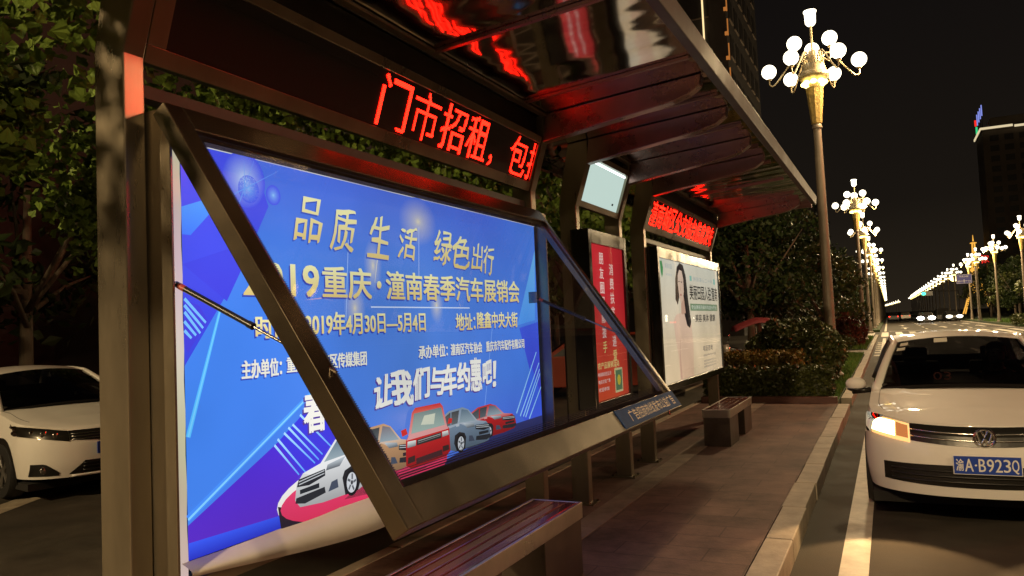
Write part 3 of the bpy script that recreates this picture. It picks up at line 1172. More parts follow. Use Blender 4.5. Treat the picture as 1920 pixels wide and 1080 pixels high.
pr.line((3.36, 2.20), (3.31, 1.99), 0.010, L(225, 220, 200), 3, 0.002)
pr.poly([(2.76, 1.89), (2.88, 1.905), (3.0, 1.885), (2.9, 1.90)], L(190, 160, 200), 3)

GOLD, GOLD2, SH = L(240, 236, 178), L(222, 196, 122), L(52, 70, 176)
WHT = L(238, 236, 228)


def brush(amp, ph, tilt=0.0):
    def w(u, v, a, b_):
        return (u + amp * 0.5 * math.sin(a * 19 + ph + b_ * 2.5) + tilt * (b_ - .5), v + amp * math.sin(a * 23 + ph) + amp * 0.7 * math.sin(b_ * 9 + a * 7))
    return w


xs = 2.711
for i, (ch, u0, u1, v0, v1) in enumerate([('品', 2.70, 2.90, 2.165, 2.375), ('质', 2.95, 3.17, 2.135, 2.355), ('生', 3.25, 3.46, 2.125, 2.345), ('活', 3.53, 3.73, 2.135, 2.315),
                                          ('绿', 3.90, 4.12, 2.125, 2.335), ('色', 4.13, 4.34, 2.115, 2.315), ('出', 4.36, 4.53, 2.11, 2.285), ('行', 4.53, 4.69, 2.09, 2.285)]):
    pr.shtext(ch, u0, u1, v0, v1, GOLD, L(58, 88, 190), 7, c2=GOLD2, bold=0.012, shear=0.25, warp=brush(0.006, i * 1.7))
# the headline
pr.shtext('2019', 2.392, 2.862, 1.908, 2.052, GOLD, SH, 7, c2=GOLD2, bold=0.045)
pr.shtext('重庆', 2.893, 3.275, 1.905, 2.058, GOLD, SH, 7, c2=GOLD2, bold=0.035)
pr.shtext('·', 3.325, 3.365, 1.96, 2.0, GOLD, SH, 7, c2=GOLD2)
pr.shtext('潼南春季汽车展销会', 3.41, 5.064, 1.905, 2.058, GOLD, SH, 7, c2=GOLD2, bold=0.035)
# date and place
pr.shtext('时间：', 2.453, 2.71, 1.722, 1.822, GOLD, SH, 7, c2=GOLD2, bold=0.035)
pr.shtext('2019年4月30日—5月4日', 2.762, 3.783, 1.725, 1.835, GOLD, SH, 7, c2=GOLD2, bold=0.035)
pr.shtext('地址：', 4.135, 4.38, 1.722, 1.826, GOLD, SH, 7, c2=GOLD2, bold=0.035)
pr.shtext('隆鑫中央大街', 4.41, 5.016, 1.728, 1.835, GOLD, SH, 7, c2=GOLD2, bold=0.035)
SV = L(232, 230, 214)
pr.shtext('主办单位：', 2.369, 2.60, 1.557, 1.634, SV, SH, 7, off=(-0.006, -0.006), bold=0.045)
pr.shtext('重庆市潼南区传媒集团', 2.635, 3.214, 1.565, 1.636, SV, SH, 7, off=(-0.006, -0.006), bold=0.045)
pr.shtext('承办单位：', 3.703, 4.02, 1.568, 1.642, SV, SH, 7, off=(-0.006, -0.006), bold=0.045)
pr.shtext('潼南区汽车协会', 4.06, 4.46, 1.570, 1.640, SV, SH, 7, off=(-0.006, -0.006), bold=0.04)
pr.shtext('重庆市汽车配件有限公司', 4.52, 5.113, 1.572, 1.640, SV, SH, 7, off=(-0.006, -0.006), bold=0.04)
# slogan in jagged white letters
SH2 = L(84, 60, 150)
pr.shtext('春', 2.74, 2.90, 1.285, 1.465, WHT, SH2, 7, off=(-0.01, -0.008), bold=0.06)
pr.shtext('季', 2.93, 3.06, 1.30, 1.455, WHT, SH2, 7, off=(-0.01, -0.008), bold=0.06)
jag = random.Random(2)
for ch, u0, u1, v0, v1 in [('让', 3.275, 3.43, 1.340, 1.500), ('我', 3.43, 3.62, 1.330, 1.515), ('们', 3.64, 3.80, 1.345, 1.515), ('与', 3.82, 3.96, 1.350, 1.505), ('车', 3.96, 4.11, 1.335, 1.515),
                           ('约', 4.13, 4.28, 1.345, 1.515), ('惠', 4.30, 4.43, 1.330, 1.535), ('吧', 4.46, 4.58, 1.360, 1.505), ('！', 4.605, 4.64, 1.335, 1.50)]:
    t_ = jag.uniform(-0.02, 0.02)
    k_ = jag.uniform(-0.02, 0.02)
    pr.shtext(ch, u0, u1, v0, v1, WHT, SH2, 7, off=(-0.01, -0.008), bold=0.06, warp=(lambda u, v, a, c, t_=t_, k_=k_: (u + t_ * (c - .5), v + k_ * (a - .5))))

# printed cars on their round stage
pr.disc(3.25, 0.985, 0.70, 0.165, L(236, 232, 228), 5, 40)
pr.poly([(2.555, 0.995), (2.57, 0.90), (2.72, 0.845), (3.0, 0.83), (3.3, 0.84), (3.6, 0.87), (3.6, 1.02), (3.2, 0.90), (2.8, 0.92)], L(50, 40, 52), 6, L(34, 24, 40))
pr.disc(3.27, 0.975, 0.70, 0.135, L(232, 70, 120), 7, 40, L(205, 45, 80))
pr.poly([(3.0, 0.93), (3.45, 0.90), (3.9, 0.98), (3.8, 1.02), (3.2, 1.0)], L(90, 44, 52), 7)
pr.poly([(U0, 0.965), (2.56, 0.955), (2.58, 0.90), (U0, 0.90)], L(58, 90, 240), 5, L(40, 50, 190))
pr.poly([(3.55, 0.92), (4.9, 1.045), (5.383, 1.05), (5.383, 0.90), (3.55, 0.90)], L(52, 56, 110), 5, L(34, 34, 70))


def pcar(u0, v0, w, h, col, flip=False, lay=9, glass=(86, 110, 130), suv=False):
    def T(p):
        x = 1 - p[0] if flip else p[0]
        return (u0 + x * w, v0 + p[1] * h)
    dk = mixc(col, (0.01, 0.01, 0.012), 0.55)
    lt = mixc(col, (0.9, 0.9, 0.9), 0.35)
    P = lambda pts, c, l, c2=None: pr.poly([T(p) for p in pts], c, lay + l, c2)
    if suv:
        P([(0.02, .10), (.03, .50), (.10, .58), (.9, .60), (.97, .52), (.98, .12), (.88, .05), (.12, .03)], col, 0, dk)
        P([(.08, .56), (.17, .93), (.24, 1.0), (.78, 1.0), (.84, .93), (.92, .58)], col, 0, lt)
        P([(.14, .59), (.21, .91), (.80, .92), (.87, .60)], L(*glass), 1, L(150, 175, 170))
        P([(.34, .70), (.42, .84), (.66, .84), (.62, .66)], L(196, 205, 190), 2)
        P([(.04, .50), (.10, .58), (.90, .60), (.95, .52)], lt, 2)
        P([(.24, .38), (.25, .47), (.78, .49), (.78, .39)], L(44, 44, 48), 2)
        P([(.27, .44), (.27, .455), (.76, .47), (.76, .455)], L(160, 160, 160), 3)
        P([(.27, .41), (.27, .42), (.76, .44), (.76, .43)], L(130, 130, 130), 3)
        P([(.05, .38), (.06, .48), (.23, .47), (.22, .38)], L(226, 230, 226), 2, L(120, 125, 130))
        P([(.80, .40), (.80, .49), (.94, .49), (.95, .41)], L(226, 230, 226), 2, L(120, 125, 130))
        P([(.05, .12), (.06, .22), (.20, .23), (.20, .13)], L(60, 40, 40), 2)
        P([(.80, .14), (.80, .24), (.94, .24), (.95, .15)], L(60, 40, 40), 2)
        P([(.22, .08), (.22, .17), (.79, .19), (.79, .09)], L(70, 40, 44), 2)
        P([(-.04, .58), (-.06, .68), (.04, .70), (.07, .60)], col, 1)
        P([(.93, .60), (.97, .70), (1.05, .68), (1.03, .60)], col, 1)
        return
    P([(0, .20), (.02, .42), (.09, .55), (.42, .68), (.75, .72), (1, .62), (1, .22), (.72, .06), (.30, .05), (.05, .09)], col, 0, dk)
    P([(.28, .62), (.46, .92), (.58, 1.0), (.84, .98), (1, .86), (1, .58), (.62, .64)], col, 0, lt)
    P([(.09, .55), (.42, .68), (.66, .67), (.52, .55), (.20, .48)], lt, 1, col)
    P([(.32, .63), (.48, .91), (.60, .96), (.66, .67)], L(*glass), 2, L(150, 168, 178))
    P([(.69, .67), (.65, .95), (.83, .94), (.98, .83), (.98, .66)], L(60, 66, 72), 2, L(96, 104, 110))
    P([(.81, .66), (.80, .945), (.82, .945), (.83, .66)], col, 3)
    P([(.66, .60), (.66, .66), (.73, .66), (.72, .60)], lt, 3)
    P([(.02, .38), (.04, .48), (.33, .53), (.33, .43), (.15, .36)], L(40, 42, 48), 2)
    for q in (.40, .44):
        P([(.04, q), (.04, q + .015), (.32, q + .075), (.32, q + .06)], L(190, 195, 200), 3)
    P([(.34, .50), (.36, .58), (.58, .64), (.50, .51)], L(196, 206, 214), 2, L(84, 90, 98))
    P([(.05, .27), (.05, .33), (.26, .35), (.26, .28)], L(40, 44, 50), 2)
    P([(.0, .16), (.01, .23), (.32, .27), (.33, .18), (.1, .12)], L(44, 46, 52), 2)
    P([(.36, .18), (.40, .31), (.47, .33), (.48, .20)], L(70, 78, 96), 2)
    P([(.53, .32), (.56, .42), (.66, .47), (.75, .42), (.77, .25), (.72, .06), (.56, .05)], L(40, 40, 44), 2)
    pr.disc(*T((.645, .21)), .085 * w, .205 * h, L(28, 28, 32), lay + 3)
    pr.disc(*T((.64, .21)), .062 * w, .155 * h, L(200, 204, 210), lay + 4)
    for k in range(5):
        a = 2 * PI * k / 5
        c = T((.64, .21))
        pr.line((c[0] + .02 * w * math.cos(a), c[1] + .05 * h * math.sin(a)), (c[0] + .055 * w * math.cos(a + .15), c[1] + .135 * h * math.sin(a + .15)), .018 * w, L(90, 94, 100), lay + 5)
    pr.disc(*T((.64, .21)), .015 * w, .035 * h, L(60, 62, 68), lay + 6)


pcar(2.66, 0.935, 0.62, 0.315, L(226, 228, 230), False, 10)
pcar(3.12, 0.975, 0.52, 0.275, L(196, 150, 110), True, 10, (120, 110, 120))
pcar(4.26, 1.00, 0.66, 0.225, L(190, 36, 40), True, 10, (90, 90, 110))
pcar(3.90, 0.97, 0.62, 0.275, L(120, 140, 162), True, 18)
pcar(3.51, 0.965, 0.49, 0.335, L(206, 34, 40), False, 26, (96, 128, 136), True)
poster = pr.mb.build('poster', big)
# the bare white margin of the film, curling forward at its foot
b = MB()
mg = lambda a, c: L(200 - 10 * math.sin(c * 9), 186 - 14 * math.sin(c * 9 + a), 170 - 18 * math.sin(c * 8))
b.grid(lambda a, c: (PX - 0.002 + 0.012 * math.sin(c * 40) * 0.2, 1.985 + 0.0995 * a, 0.84 + 1.70 * c), 6, 30, M['print_ink'], mg)
b.grid(lambda a, c: (PX - 0.002 + 0.010 * math.sin(a * 37 + c) * c, 2.0855 + 3.32 * a, 2.4955 + 0.050 * c), 60, 4, M['print_ink'], lambda a, c: L(206 + 20 * math.sin(a * 31), 204 + 18 * math.sin(a * 31), 208))


def curl(a, c):
    u = 2.05 + 3.34 * a
    drop = 0.05 + 0.11 * math.sin(min(1.0, a / 0.36) * PI / 2) ** 1.3 - 0.04 * max(0, a - 0.4)
    z = 0.8995 - drop * c
    return (PX + 0.004 + 0.055 * math.sin(c * PI * 0.75) + 0.006 * math.sin(a * 23), u, z)


b.grid(curl, 60, 8, M['white_film'])
b.build('film_margin', poster, smooth=True)

# ---- the door, hinged along its top edge
H0 = Vector((XF + 0.012, 0, 2.598))
DD = Vector((-1.315 - XF - 0.012, 0, 1.137 - 2.598))
DL = DD.length
DD.normalize()
DN = Vector((-DD.z, 0, DD.x))
if DN.x < 0:
    DN = -DN
DY0, DY1 = 1.93, 5.29


def dp(y, s_, n):
    p = H0 + DD * s_ + DN * n
    return (p.x, y, p.z)


def dbox(mb, y0, y1, s0, s1, n0, n1, m):
    mb.hexa([dp(y0, s1, n0), dp(y0, s1, n1), dp(y1, s1, n1), dp(y1, s1, n0), dp(y0, s0, n0), dp(y0, s0, n1), dp(y1, s0, n1), dp(y1, s0, n0)], m)


b = MB()
dbox(b, DY0, DY0 + 0.085, 0, DL, -0.07, 0, M['steel_door'])
dbox(b, DY1 - 0.05, DY1, 0, DL, -0.07, 0, M['steel_door'])
dbox(b, DY0 + .0855, DY1 - .0505, 0, 0.115, -0.07, 0, M['steel_door'])
dbox(b, DY0 + .0855, DY1 - .0505, DL - 0.128, DL, -0.07, 0, M['steel_door'])
door = b.build('door', big, bevel=0.004)
b = MB()
y0, y1, s0, s1 = DY0 + .086, DY1 - .051, .1155, DL - .1285
b.add([dp(y0, s1, -0.02), dp(y1, s1, -0.02), dp(y1, s0, -0.02), dp(y0, s0, -0.02)], [(0, 1, 2, 3)], M['glass'])
b.build('glass_pane', door)
b = MB()
for (a0, a1, c0, c1) in ((y0, y0 + .035, s0, s1), (y1 - .03, y1, s0, s1), (y0 + .0355, y1 - .0305, s1 - .03, s1), (y0 + .0355, y1 - .0305, s0, s0 + .03)):
    b.add([dp(a0, c1, -0.023), dp(a1, c1, -0.023), dp(a1, c0, -0.023), dp(a0, c0, -0.023)], [(0, 1, 2, 3)], M['black'])
k = 0
s_ = s0 + 0.03
while s_ < s1 - .03:                          # dotted fringe of the black border
    b.add([dp(y0 + .0355, s_ + .006, -0.023), dp(y0 + .0355 + .009, s_ + .0035, -0.023), dp(y0 + .0355, s_, -0.023)], [(0, 1, 2)], M['black'])
    s_ += 0.0085
for j in range(4):
    yy = y0 + .04
    c1 = s1 - .034 - j * 0.009
    b.add([dp(yy, c1, -0.0232), dp(y1 - .031, c1, -0.0232), dp(y1 - .031, c1 - .0045 + j * .0008, -0.0232), dp(yy, c1 - .0045 + j * .0008, -0.0232)], [(0, 1, 2, 3)], M['black'])
b.build('black_border', door)
b = MB()
dbox(b, 4.05, 5.285, DL - 0.124, DL - 0.008, 0.0005, 0.004, M['plaque'])
pl = b.build('plaque', door)
vs, ts, asp = glyphs('城市公交候车亭', 0.02)
b = MB()


def plq(body, ya, yb, sa, sb):
    vs, ts, asp = glyphs(body, 0.02)
    b.add([dp(ya + (yb - ya) * p[0], sb + (sa - sb) * p[1], 0.005) for p in vs], ts, M['plaque_ink'])


plq('广告招商热线发布公益广告', 4.22, 5.20, DL - 0.102, DL - 0.030)
b.build('plaque_lettering', door)
b = MB()
b.tube([dp(4.95, DL - 0.01, 0.0), dp(4.95, DL + 0.02, -0.01)], 0.008, M['steel_bright'], 8)
b.build('lock_knob', door)


def gas_strut(Y, label):
    # runs from a bracket on the box side to the underside of the door
    t = thing('gas_strut', label, 'gas strut', (-2.37, Y, 1.94))
    p0 = Vector((-2.345, Y, 1.935))
    d = Vector((0.36, 0.0, -0.165)).normalized()
    b = MB()
    b.prism_z([(-2.405, Y - 0.022), (-2.335, Y - 0.022), (-2.335, Y - 0.018), (-2.405, Y - 0.018)], 1.90, 1.985, M['steel_bright'])
    b.tube([(-2.345, Y - 0.024, 1.937), (-2.345, Y + 0.006, 1.937)], 0.010, M['steel_bright'], 8)
    b.build('bracket', t, bevel=0.002)
    b = MB()
    b.tube([p0, p0 + d * 0.385], 0.0115, M['black'], 12)
    b.tube([p0 + d * 0.386, p0 + d * 0.41], 0.0135, M['black'], 12)
    cyl = b.build('cylinder', t, smooth=True, angle=40)
    b = MB()
    b.tube([p0 + d * 0.02, p0 + d * 0.052], 0.0122, RED_BAND, 12)
    b.build('red_band', cyl)
    b = MB()
    b.tube([p0 + d * 0.41, p0 + d * 0.80], 0.0055, M['steel_bright'], 10)
    b.build('rod', t, smooth=True, angle=40)
    return t


RED_BAND = mat('red_label', (0.55, 0.07, 0.03), 0.5)
gas_strut(1.995, 'black gas strut with a red band propping the near side of the glass door')
gas_strut(5.235, 'thin gas strut seen through the door glass at its far side')

# ---- the tall red one
red = thing('light_box', 'tall narrow light box with a red poster of vertical lettering', 'light box', (-2.45, 6.9, 0.98))
box_shell(red, 6.36, 7.44, 0.97, 2.575, -2.50, 0.075, 0.125, 0.06, M['box_steel'])
pr = Print(-2.352, M['print_bg'], M['print_ink'])


def bgR(a, b):
    c = mixc(L(214, 76, 44), L(196, 44, 50), min(1, b * 1.6))
    return mixc(c, L(160, 26, 34), max(0, a - 0.6) * 1.2)


pr.bg(6.436, 7.364, 1.032, 2.449, bgR, 10, 16)
WR = L(232, 200, 190)
YR = L(232, 206, 130)
for i, ch in enumerate('消费扶贫传递爱心'):
    v1 = 2.29 - i * 0.136
    pr.text(ch, 6.945, 7.055, v1 - 0.105, v1, WR if i < 6 else YR, 3, bold=0.02)
for i, ch in enumerate('朋友圈里献援手'):
    v1 = 2.38 - i * 0.136
    pr.text(ch, 6.67, 6.78, v1 - 0.105, v1, WR if i < 6 else YR, 3, bold=0.02)
pr.text('农产品展销活动', 6.50, 7.10, 1.315, 1.375, YR, 3, bold=0.03)
pr.text('时间四月至五月', 6.50, 6.85, 1.25, 1.285, WR, 3, bold=0.03)
pr.text('地点文化广场', 6.50, 6.82, 1.185, 1.22, WR, 3, bold=0.03)
pr.text('欢迎参加', 6.50, 6.78, 1.115, 1.15, WR, 3, bold=0.03)
pr.poly([(6.96, 1.07), (7.19, 1.07), (7.19, 1.30), (6.96, 1.30)], L(206, 190, 140), 3)
pr.poly([(6.98, 1.09), (7.17, 1.09), (7.17, 1.28), (6.98, 1.28)], L(88, 120, 84), 4)
pr.disc(7.075, 1.185, 0.05, 0.05, L(200, 180, 60), 5)
pr.mb.build('poster', red)
b = MB()
b.add([(XF - 0.006, 6.437, 1.032), (XF - 0.006, 7.363, 1.032), (XF - 0.006, 7.363, 2.448), (XF - 0.006, 6.437, 2.448)], [(0, 1, 2, 3)], M['glass'])
b.build('glass_pane', red)

# ---- the white one
wh = thing('light_box', 'wide light box with a white poster of a dark-haired woman', 'light box', (-2.45, 10.3, 0.93))
box_shell(wh, 8.622, 12.198, 0.90, 2.59, -2.50, 0.07, 0.125, 0.085, M['box_steel'])
pr = Print(-2.352, M['print_bg'], M['print_ink'])


def bgW(a, b):
    c = mixc(L(240, 206, 160), L(232, 226, 206), min(1, b * 1.0))
    c = mixc(c, L(246, 222, 186), max(0, 0.35 - b) * 1.2)
    return mixc(c, L(222, 224, 208), max(0, a - 0.45) * max(0, b - 0.5) * 1.6)


UW = lambda u: 8.695 + (u - 8.62) * (12.125 - 8.695) / (11.80 - 8.62)
pr.bg(8.693, 12.127, 0.986, 2.464, bgW, 20, 16)
sk, skd = L(232, 196, 168), L(214, 170, 144)


def wp(pts, c, l, c2=None):
    pr.poly([(UW(p[0]), p[1]) for p in pts], c, l, c2)


wp([(9.20, 1.55), (9.16, 1.72), (9.30, 1.80), (9.60, 1.83), (9.88, 1.79), (10.02, 1.70), (10.08, 1.40), (10.02, 0.99), (9.35, 0.99), (9.30, 1.30)], L(236, 200, 174), 2, L(238, 196, 160))
wp([(9.34, 1.0), (9.36, 1.3), (9.44, 1.55), (9.40, 1.3), (9.44, 1.0)], skd, 3)
wp([(9.30, 1.99), (9.34, 2.25), (9.44, 2.40), (9.58, 2.46), (9.74, 2.44), (9.86, 2.30), (9.92, 2.0), (10.02, 1.70), (9.94, 1.62), (9.80, 1.66), (9.70, 1.80), (9.48, 2.02), (9.40, 1.92)], L(56, 46, 44), 3, L(42, 36, 36))
wp([(9.44, 2.20), (9.46, 2.30), (9.54, 2.37), (9.66, 2.36), (9.72, 2.26), (9.72, 2.10), (9.66, 1.99), (9.56, 1.94), (9.48, 2.01)], L(238, 208, 184), 5, sk)
wp([(9.56, 1.99), (9.70, 2.03), (9.76, 1.82), (9.60, 1.80), (9.54, 1.82)], skd, 4)
wp([(9.47, 2.215), (9.47, 2.225), (9.53, 2.225), (9.53, 2.213)], L(50, 40, 40), 6)
wp([(9.585, 2.215), (9.585, 2.225), (9.65, 2.22), (9.65, 2.208)], L(50, 40, 40), 6)
wp([(9.545, 2.10), (9.55, 2.20), (9.57, 2.11)], skd, 6)
wp([(9.52, 2.05), (9.56, 2.064), (9.61, 2.05), (9.56, 2.036)], L(176, 84, 80), 6)
K = L(44, 42, 44)
G = L(132, 152, 118)
pr.text('美丽田园入驻潼南', UW(10.02), UW(11.72), 2.0, 2.20, K, 3, bold=0.03)
wp([(10.02, 1.85), (11.68, 1.85), (11.68, 1.945), (10.02, 1.945)], G, 2)
pr.text('专业美容连锁机构盛大开业', UW(10.08), UW(11.62), 1.87, 1.928, L(222, 226, 206), 3, bold=0.02)
pr.text('美容 美体 健康', UW(10.26), UW(11.48), 1.695, 1.80, K, 3, bold=0.03)
pr.text('美丽事业二十年', UW(10.25), UW(11.42), 2.255, 2.315, L(190, 196, 190), 3, bold=0.02)
wp([(10.06, 2.25), (10.17, 2.25), (10.17, 2.32), (10.06, 2.32)], L(150, 204, 186), 3)
wp([(11.50, 2.25), (11.60, 2.25), (11.60, 2.33), (11.50, 2.33)], L(130, 200, 184), 3)
wp([(8.72, 2.30), (8.70, 2.43), (8.78, 2.44), (8.82, 2.36), (8.80, 2.28), (8.76, 2.24)], L(70, 150, 84), 3)
pr.text('美丽田园', UW(8.90), UW(9.2), 2.36, 2.42, L(190, 196, 190), 3)
pr.text('美容养生', UW(8.92), UW(9.2), 2.27, 2.30, L(200, 204, 196), 3)
pr.text('电话咨询', UW(10.62), UW(11.2), 1.28, 1.36, L(96, 94, 92), 3, bold=0.03)
pr.text('地址中央大街', UW(10.62), UW(11.40), 1.20, 1.24, L(120, 116, 112), 3, bold=0.02)
for q in range(3):
    pr.text('美丽田园美容养生中心', UW(10.62), UW(11.42), 1.05 + q * 0.04, 1.078 + q * 0.04, L(150, 140, 128), 3)
pr.mb.build('poster', wh)
b = MB()
b.add([(XF - 0.006, 8.694, 0.986), (XF - 0.006, 12.126, 0.986), (XF - 0.006, 12.126, 2.463), (XF - 0.006, 8.694, 2.463)], [(0, 1, 2, 3)], M['glass'])
b.build('glass_pane', wh)


# ================================================================== BENCHES
def bench(label, y0, y1):
    xb, xf, zb, zt = -2.17, -1.82, 0.149, 0.60
    t = thing('bench', label, 'bench', ((xb + xf) / 2, (y0 + y1) / 2, zb), 0, 'benches under the shelter')
    b = MB()
    b.box(xf - 0.02, xf, y0, y1, zt - 0.10, zt, M['bench_steel'])
    b.box(xb, xb + 0.02, y0, y1, zt - 0.10, zt, M['bench_steel'])
    b.box(xb + .0205, xf - .0205, y0, y0 + 0.015, zt - 0.10, zt - 0.001, M['bench_steel'])
    b.box(xb + .0205, xf - .0205, y1 - 0.015, y1, zt - 0.10, zt - 0.001, M['bench_steel'])
    b.build('rim', t, bevel=0.003)
    n = 4
    w = (xf - xb - 0.05) / n
    for k in range(n):
        b = MB()
        xa = xb + 0.026 + k * w
        b.box(xa + 0.006, xa + w - 0.006, y0 + 0.018, y1 - 0.018, zt - 0.045, zt - 0.004, M['wood'])
        b.build('slat', t, bevel=0.006)
    b = MB()
    b.box(xb + .02, xf - .02, y0 + .016, y1 - .016, zt - 0.10, zt - 0.08, M['black'])
    b.build('under_tray', t)
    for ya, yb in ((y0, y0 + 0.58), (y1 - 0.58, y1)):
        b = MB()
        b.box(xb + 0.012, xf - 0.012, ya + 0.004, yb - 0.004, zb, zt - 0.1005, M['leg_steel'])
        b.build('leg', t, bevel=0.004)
    return t


bench('nearest bench, dark red slats in a steel rim beside the open poster door', 2.93, 4.62)
bench('farther bench, steel box bench below the white poster near the planter', 9.72, 11.36)


# ================================================================== STREET LAMPS
GR = 0.18
UP3 = [(0.50, 0.55), (2.60, 0.55), (4.70, 0.55)]       # azimuth, of the upper globes


def lamp_geo(x, y, z, parts, H=9.2):
    """all pieces of one lamp about (x, y); parts(name) gives the mesh to fill"""
    zc = z + H - 1.42          # middle of the lower ring of globes
    p = parts('pole')
    p.lathe([(0.0, 0.0), (0.26, 0.0), (0.26, 0.10), (0.19, 0.16), (0.15, 0.9), (0.13, 1.0), (0.124, 2.2), (0.092, H - 3.02), (0.12, H - 3.0), (0.12, H - 2.94), (0.10, H - 2.9)], (x, y, z), M['pole'], 14)
    p = parts('cone')
    p.lathe([(0.105, H - 2.9), (0.125, H - 2.88), (0.205, H - 2.02), (0.215, H - 1.98), (0.15, H - 1.96), (0.0, H - 1.95)], (x, y, z), M['lamp_cone'], 8)
    p = parts('ring_light')
    for k in range(8):
        a = 2 * PI * k / 8
        p.sphere((x + 0.24 * math.cos(a), y + 0.24 * math.sin(a), z + H - 1.86), 0.085, M['ringlight'], 8, 5, (1, 1, 0.75))
    p = parts('crown')
    p.lathe([(0.12, -1.95), (0.16, -1.80), (0.34, -1.74), (0.37, -1.70), (0.35, -1.62), (0.30, -1.58), (0.27, -1.42), (0.24, -1.38), (0.0, -1.37)], (x, y, z + H), M['lamp_metal'], 18)
    for k in range(10):
        a = 2 * PI * k / 10
        p.tube([(x + 0.24 * math.cos(a), y + 0.24 * math.sin(a), z + H - 1.40), (x + 0.23 * math.cos(a), y + 0.23 * math.sin(a), z + H - 1.12), (x + 0.15 * math.cos(a), y + 0.15 * math.sin(a), z + H - 1.06)], 0.016, M['lamp_metal'], 6)
    p.tube([(x, y, z + H - 1.4), (x, y, z + H - 1.05)], 0.09, M['lamp_metal'], 10)
    p = parts('stem')
    p.tube([(x, y, z + H - 1.05), (x, y, z + H - 0.40)], 0.030, M['lamp_metal'], 8)
    p = parts('top_lamp')
    p.lathe([(0.0, -0.40), (0.08, -0.39), (0.125, -0.33), (0.135, -0.08), (0.155, -0.05), (0.155, -0.02), (0.10, 0.0), (0.0, 0.01)], (x, y, z + H), M['globe'], 14)
    arms, globes = [], []
    for k in range(6):
        a = 2 * PI * k / 6 + 0.11
        ca, sa = math.cos(a), math.sin(a)
        R = 1.05

        def Q(r, dz):
            return (x + r * ca, y + r * sa, zc + dz)
        arms.append([Q(0.2, 0.0), Q(0.24, 0.22), Q(0.32, 0.30), Q(0.42, 0.27), Q(0.62, 0.02), Q(0.84, -0.26), Q(0.93, -0.36), Q(1.0, -0.38), Q(1.05, -0.33), Q(1.05, -0.2)])
        globes.append(Q(R, 0.0))
    for k in range(3):
        a = 2 * PI * k / 3 + 1.65
        ca, sa = math.cos(a), math.sin(a)

        def Q(r, dz):
            return (x + r * ca, y + r * sa, zc + dz)
        arms.append([Q(0.16, 0.05), Q(0.2, 0.24), Q(0.3, 0.1), Q(0.42, 0.02), Q(0.47, 0.1), Q(0.47, 0.36)])
        globes.append(Q(0.47, 0.56))
    return arms, globes


def full_lamp(name_label, x, y, z, lit, group=None):
    t = thing('street_lamp', name_label, 'street lamp', (x, y, z), 0, group)
    bins = {}

    def parts(n):
        bins.setdefault(n, MB())
        return bins[n]
    arms, globes = lamp_geo(x, y, z, parts)
    for n, bm in bins.items():
        bm.build(n, t, smooth=(n not in ('cone',)), angle=40)
    for a in arms:
        b = MB()
        b.tube(a, 0.019, M['lamp_metal'], 7)
        b.build('arm', t, smooth=True, angle=50)
    for g_ in globes:
        b = MB()
        b.lathe([(0.0, -0.215), (0.06, -0.21), (0.06, -0.185)], g_, M['lamp_metal'], 10)
        b.sphere(g_, GR, M['globe'], 18, 12)
        b.build('globe', t, smooth=True)
    return t


def lamp_light(x, y, z, w):
    ld = bpy.data.lights.new("lamp_glow", 'POINT')
    ld.energy = w
    ld.color = LAMP_C
    ld.shadow_soft_size = 0.22
    lo = bpy.data.objects.new("lamp_glow", ld)
    COL.objects.link(lo)
    lo.location = (x, y, z)
    return lo


LX, RX = -1.3, 10.45
first = full_lamp('nearest tall street lamp, nine white globes on a cream pole beyond the shelter', LX, 20.4, 0.16, True)
lefty = [47.8, 64.2, 84.8, 101.5, 118.5]
righty = [77.0, 95.0, 113.5, 124.0]
LBL = {('L', 0): 'second street lamp of the left row, its whole globe head clear of the shelter',
       ('L', 1): 'third street lamp of the left row, just right of and below the second',
       ('L', 2): 'fourth street lamp of the left row, half merged with those behind',
       ('R', 0): 'street lamp cut by the right edge of the photo, nearest of the right row',
       ('R', 1): 'street lamp next to the red sign in the right row',
       ('R', 2): 'right-row street lamp whose pole carries the blue road sign',
       ('R', 3): 'right-row street lamp left of the golden lattice tower'}
for i, y in enumerate(lefty[:3]):
    copy_thing(first, (LX, y, 0.16), 0.5 * i, LBL[('L', i)])
for i, y in enumerate(righty):
    copy_thing(first, (RX, y, 0.18), 0.4 * i + .2, LBL[('R', i)])
# lamps of the same rows beside and behind the camera
copy_thing(first, (LX, -7.5, 0.16), 0.3, 'street lamp of the left row standing behind the camera')
copy_thing(first, (-11.0, -8.0, 0.0), 0.6, 'street lamp of the service road, standing behind the camera')
for i, y in enumerate((-4.0, 13.0, 29.0, 45.0, 61.0)):
    copy_thing(first, (RX, y, 0.1), 0.3, ['street lamp across the road, behind the camera', 'street lamp across the road beside the white sedan', 'street lamp across the road, first past the white sedan', 'street lamp across the road before the crossing', 'street lamp across the road at the crossing'][i])
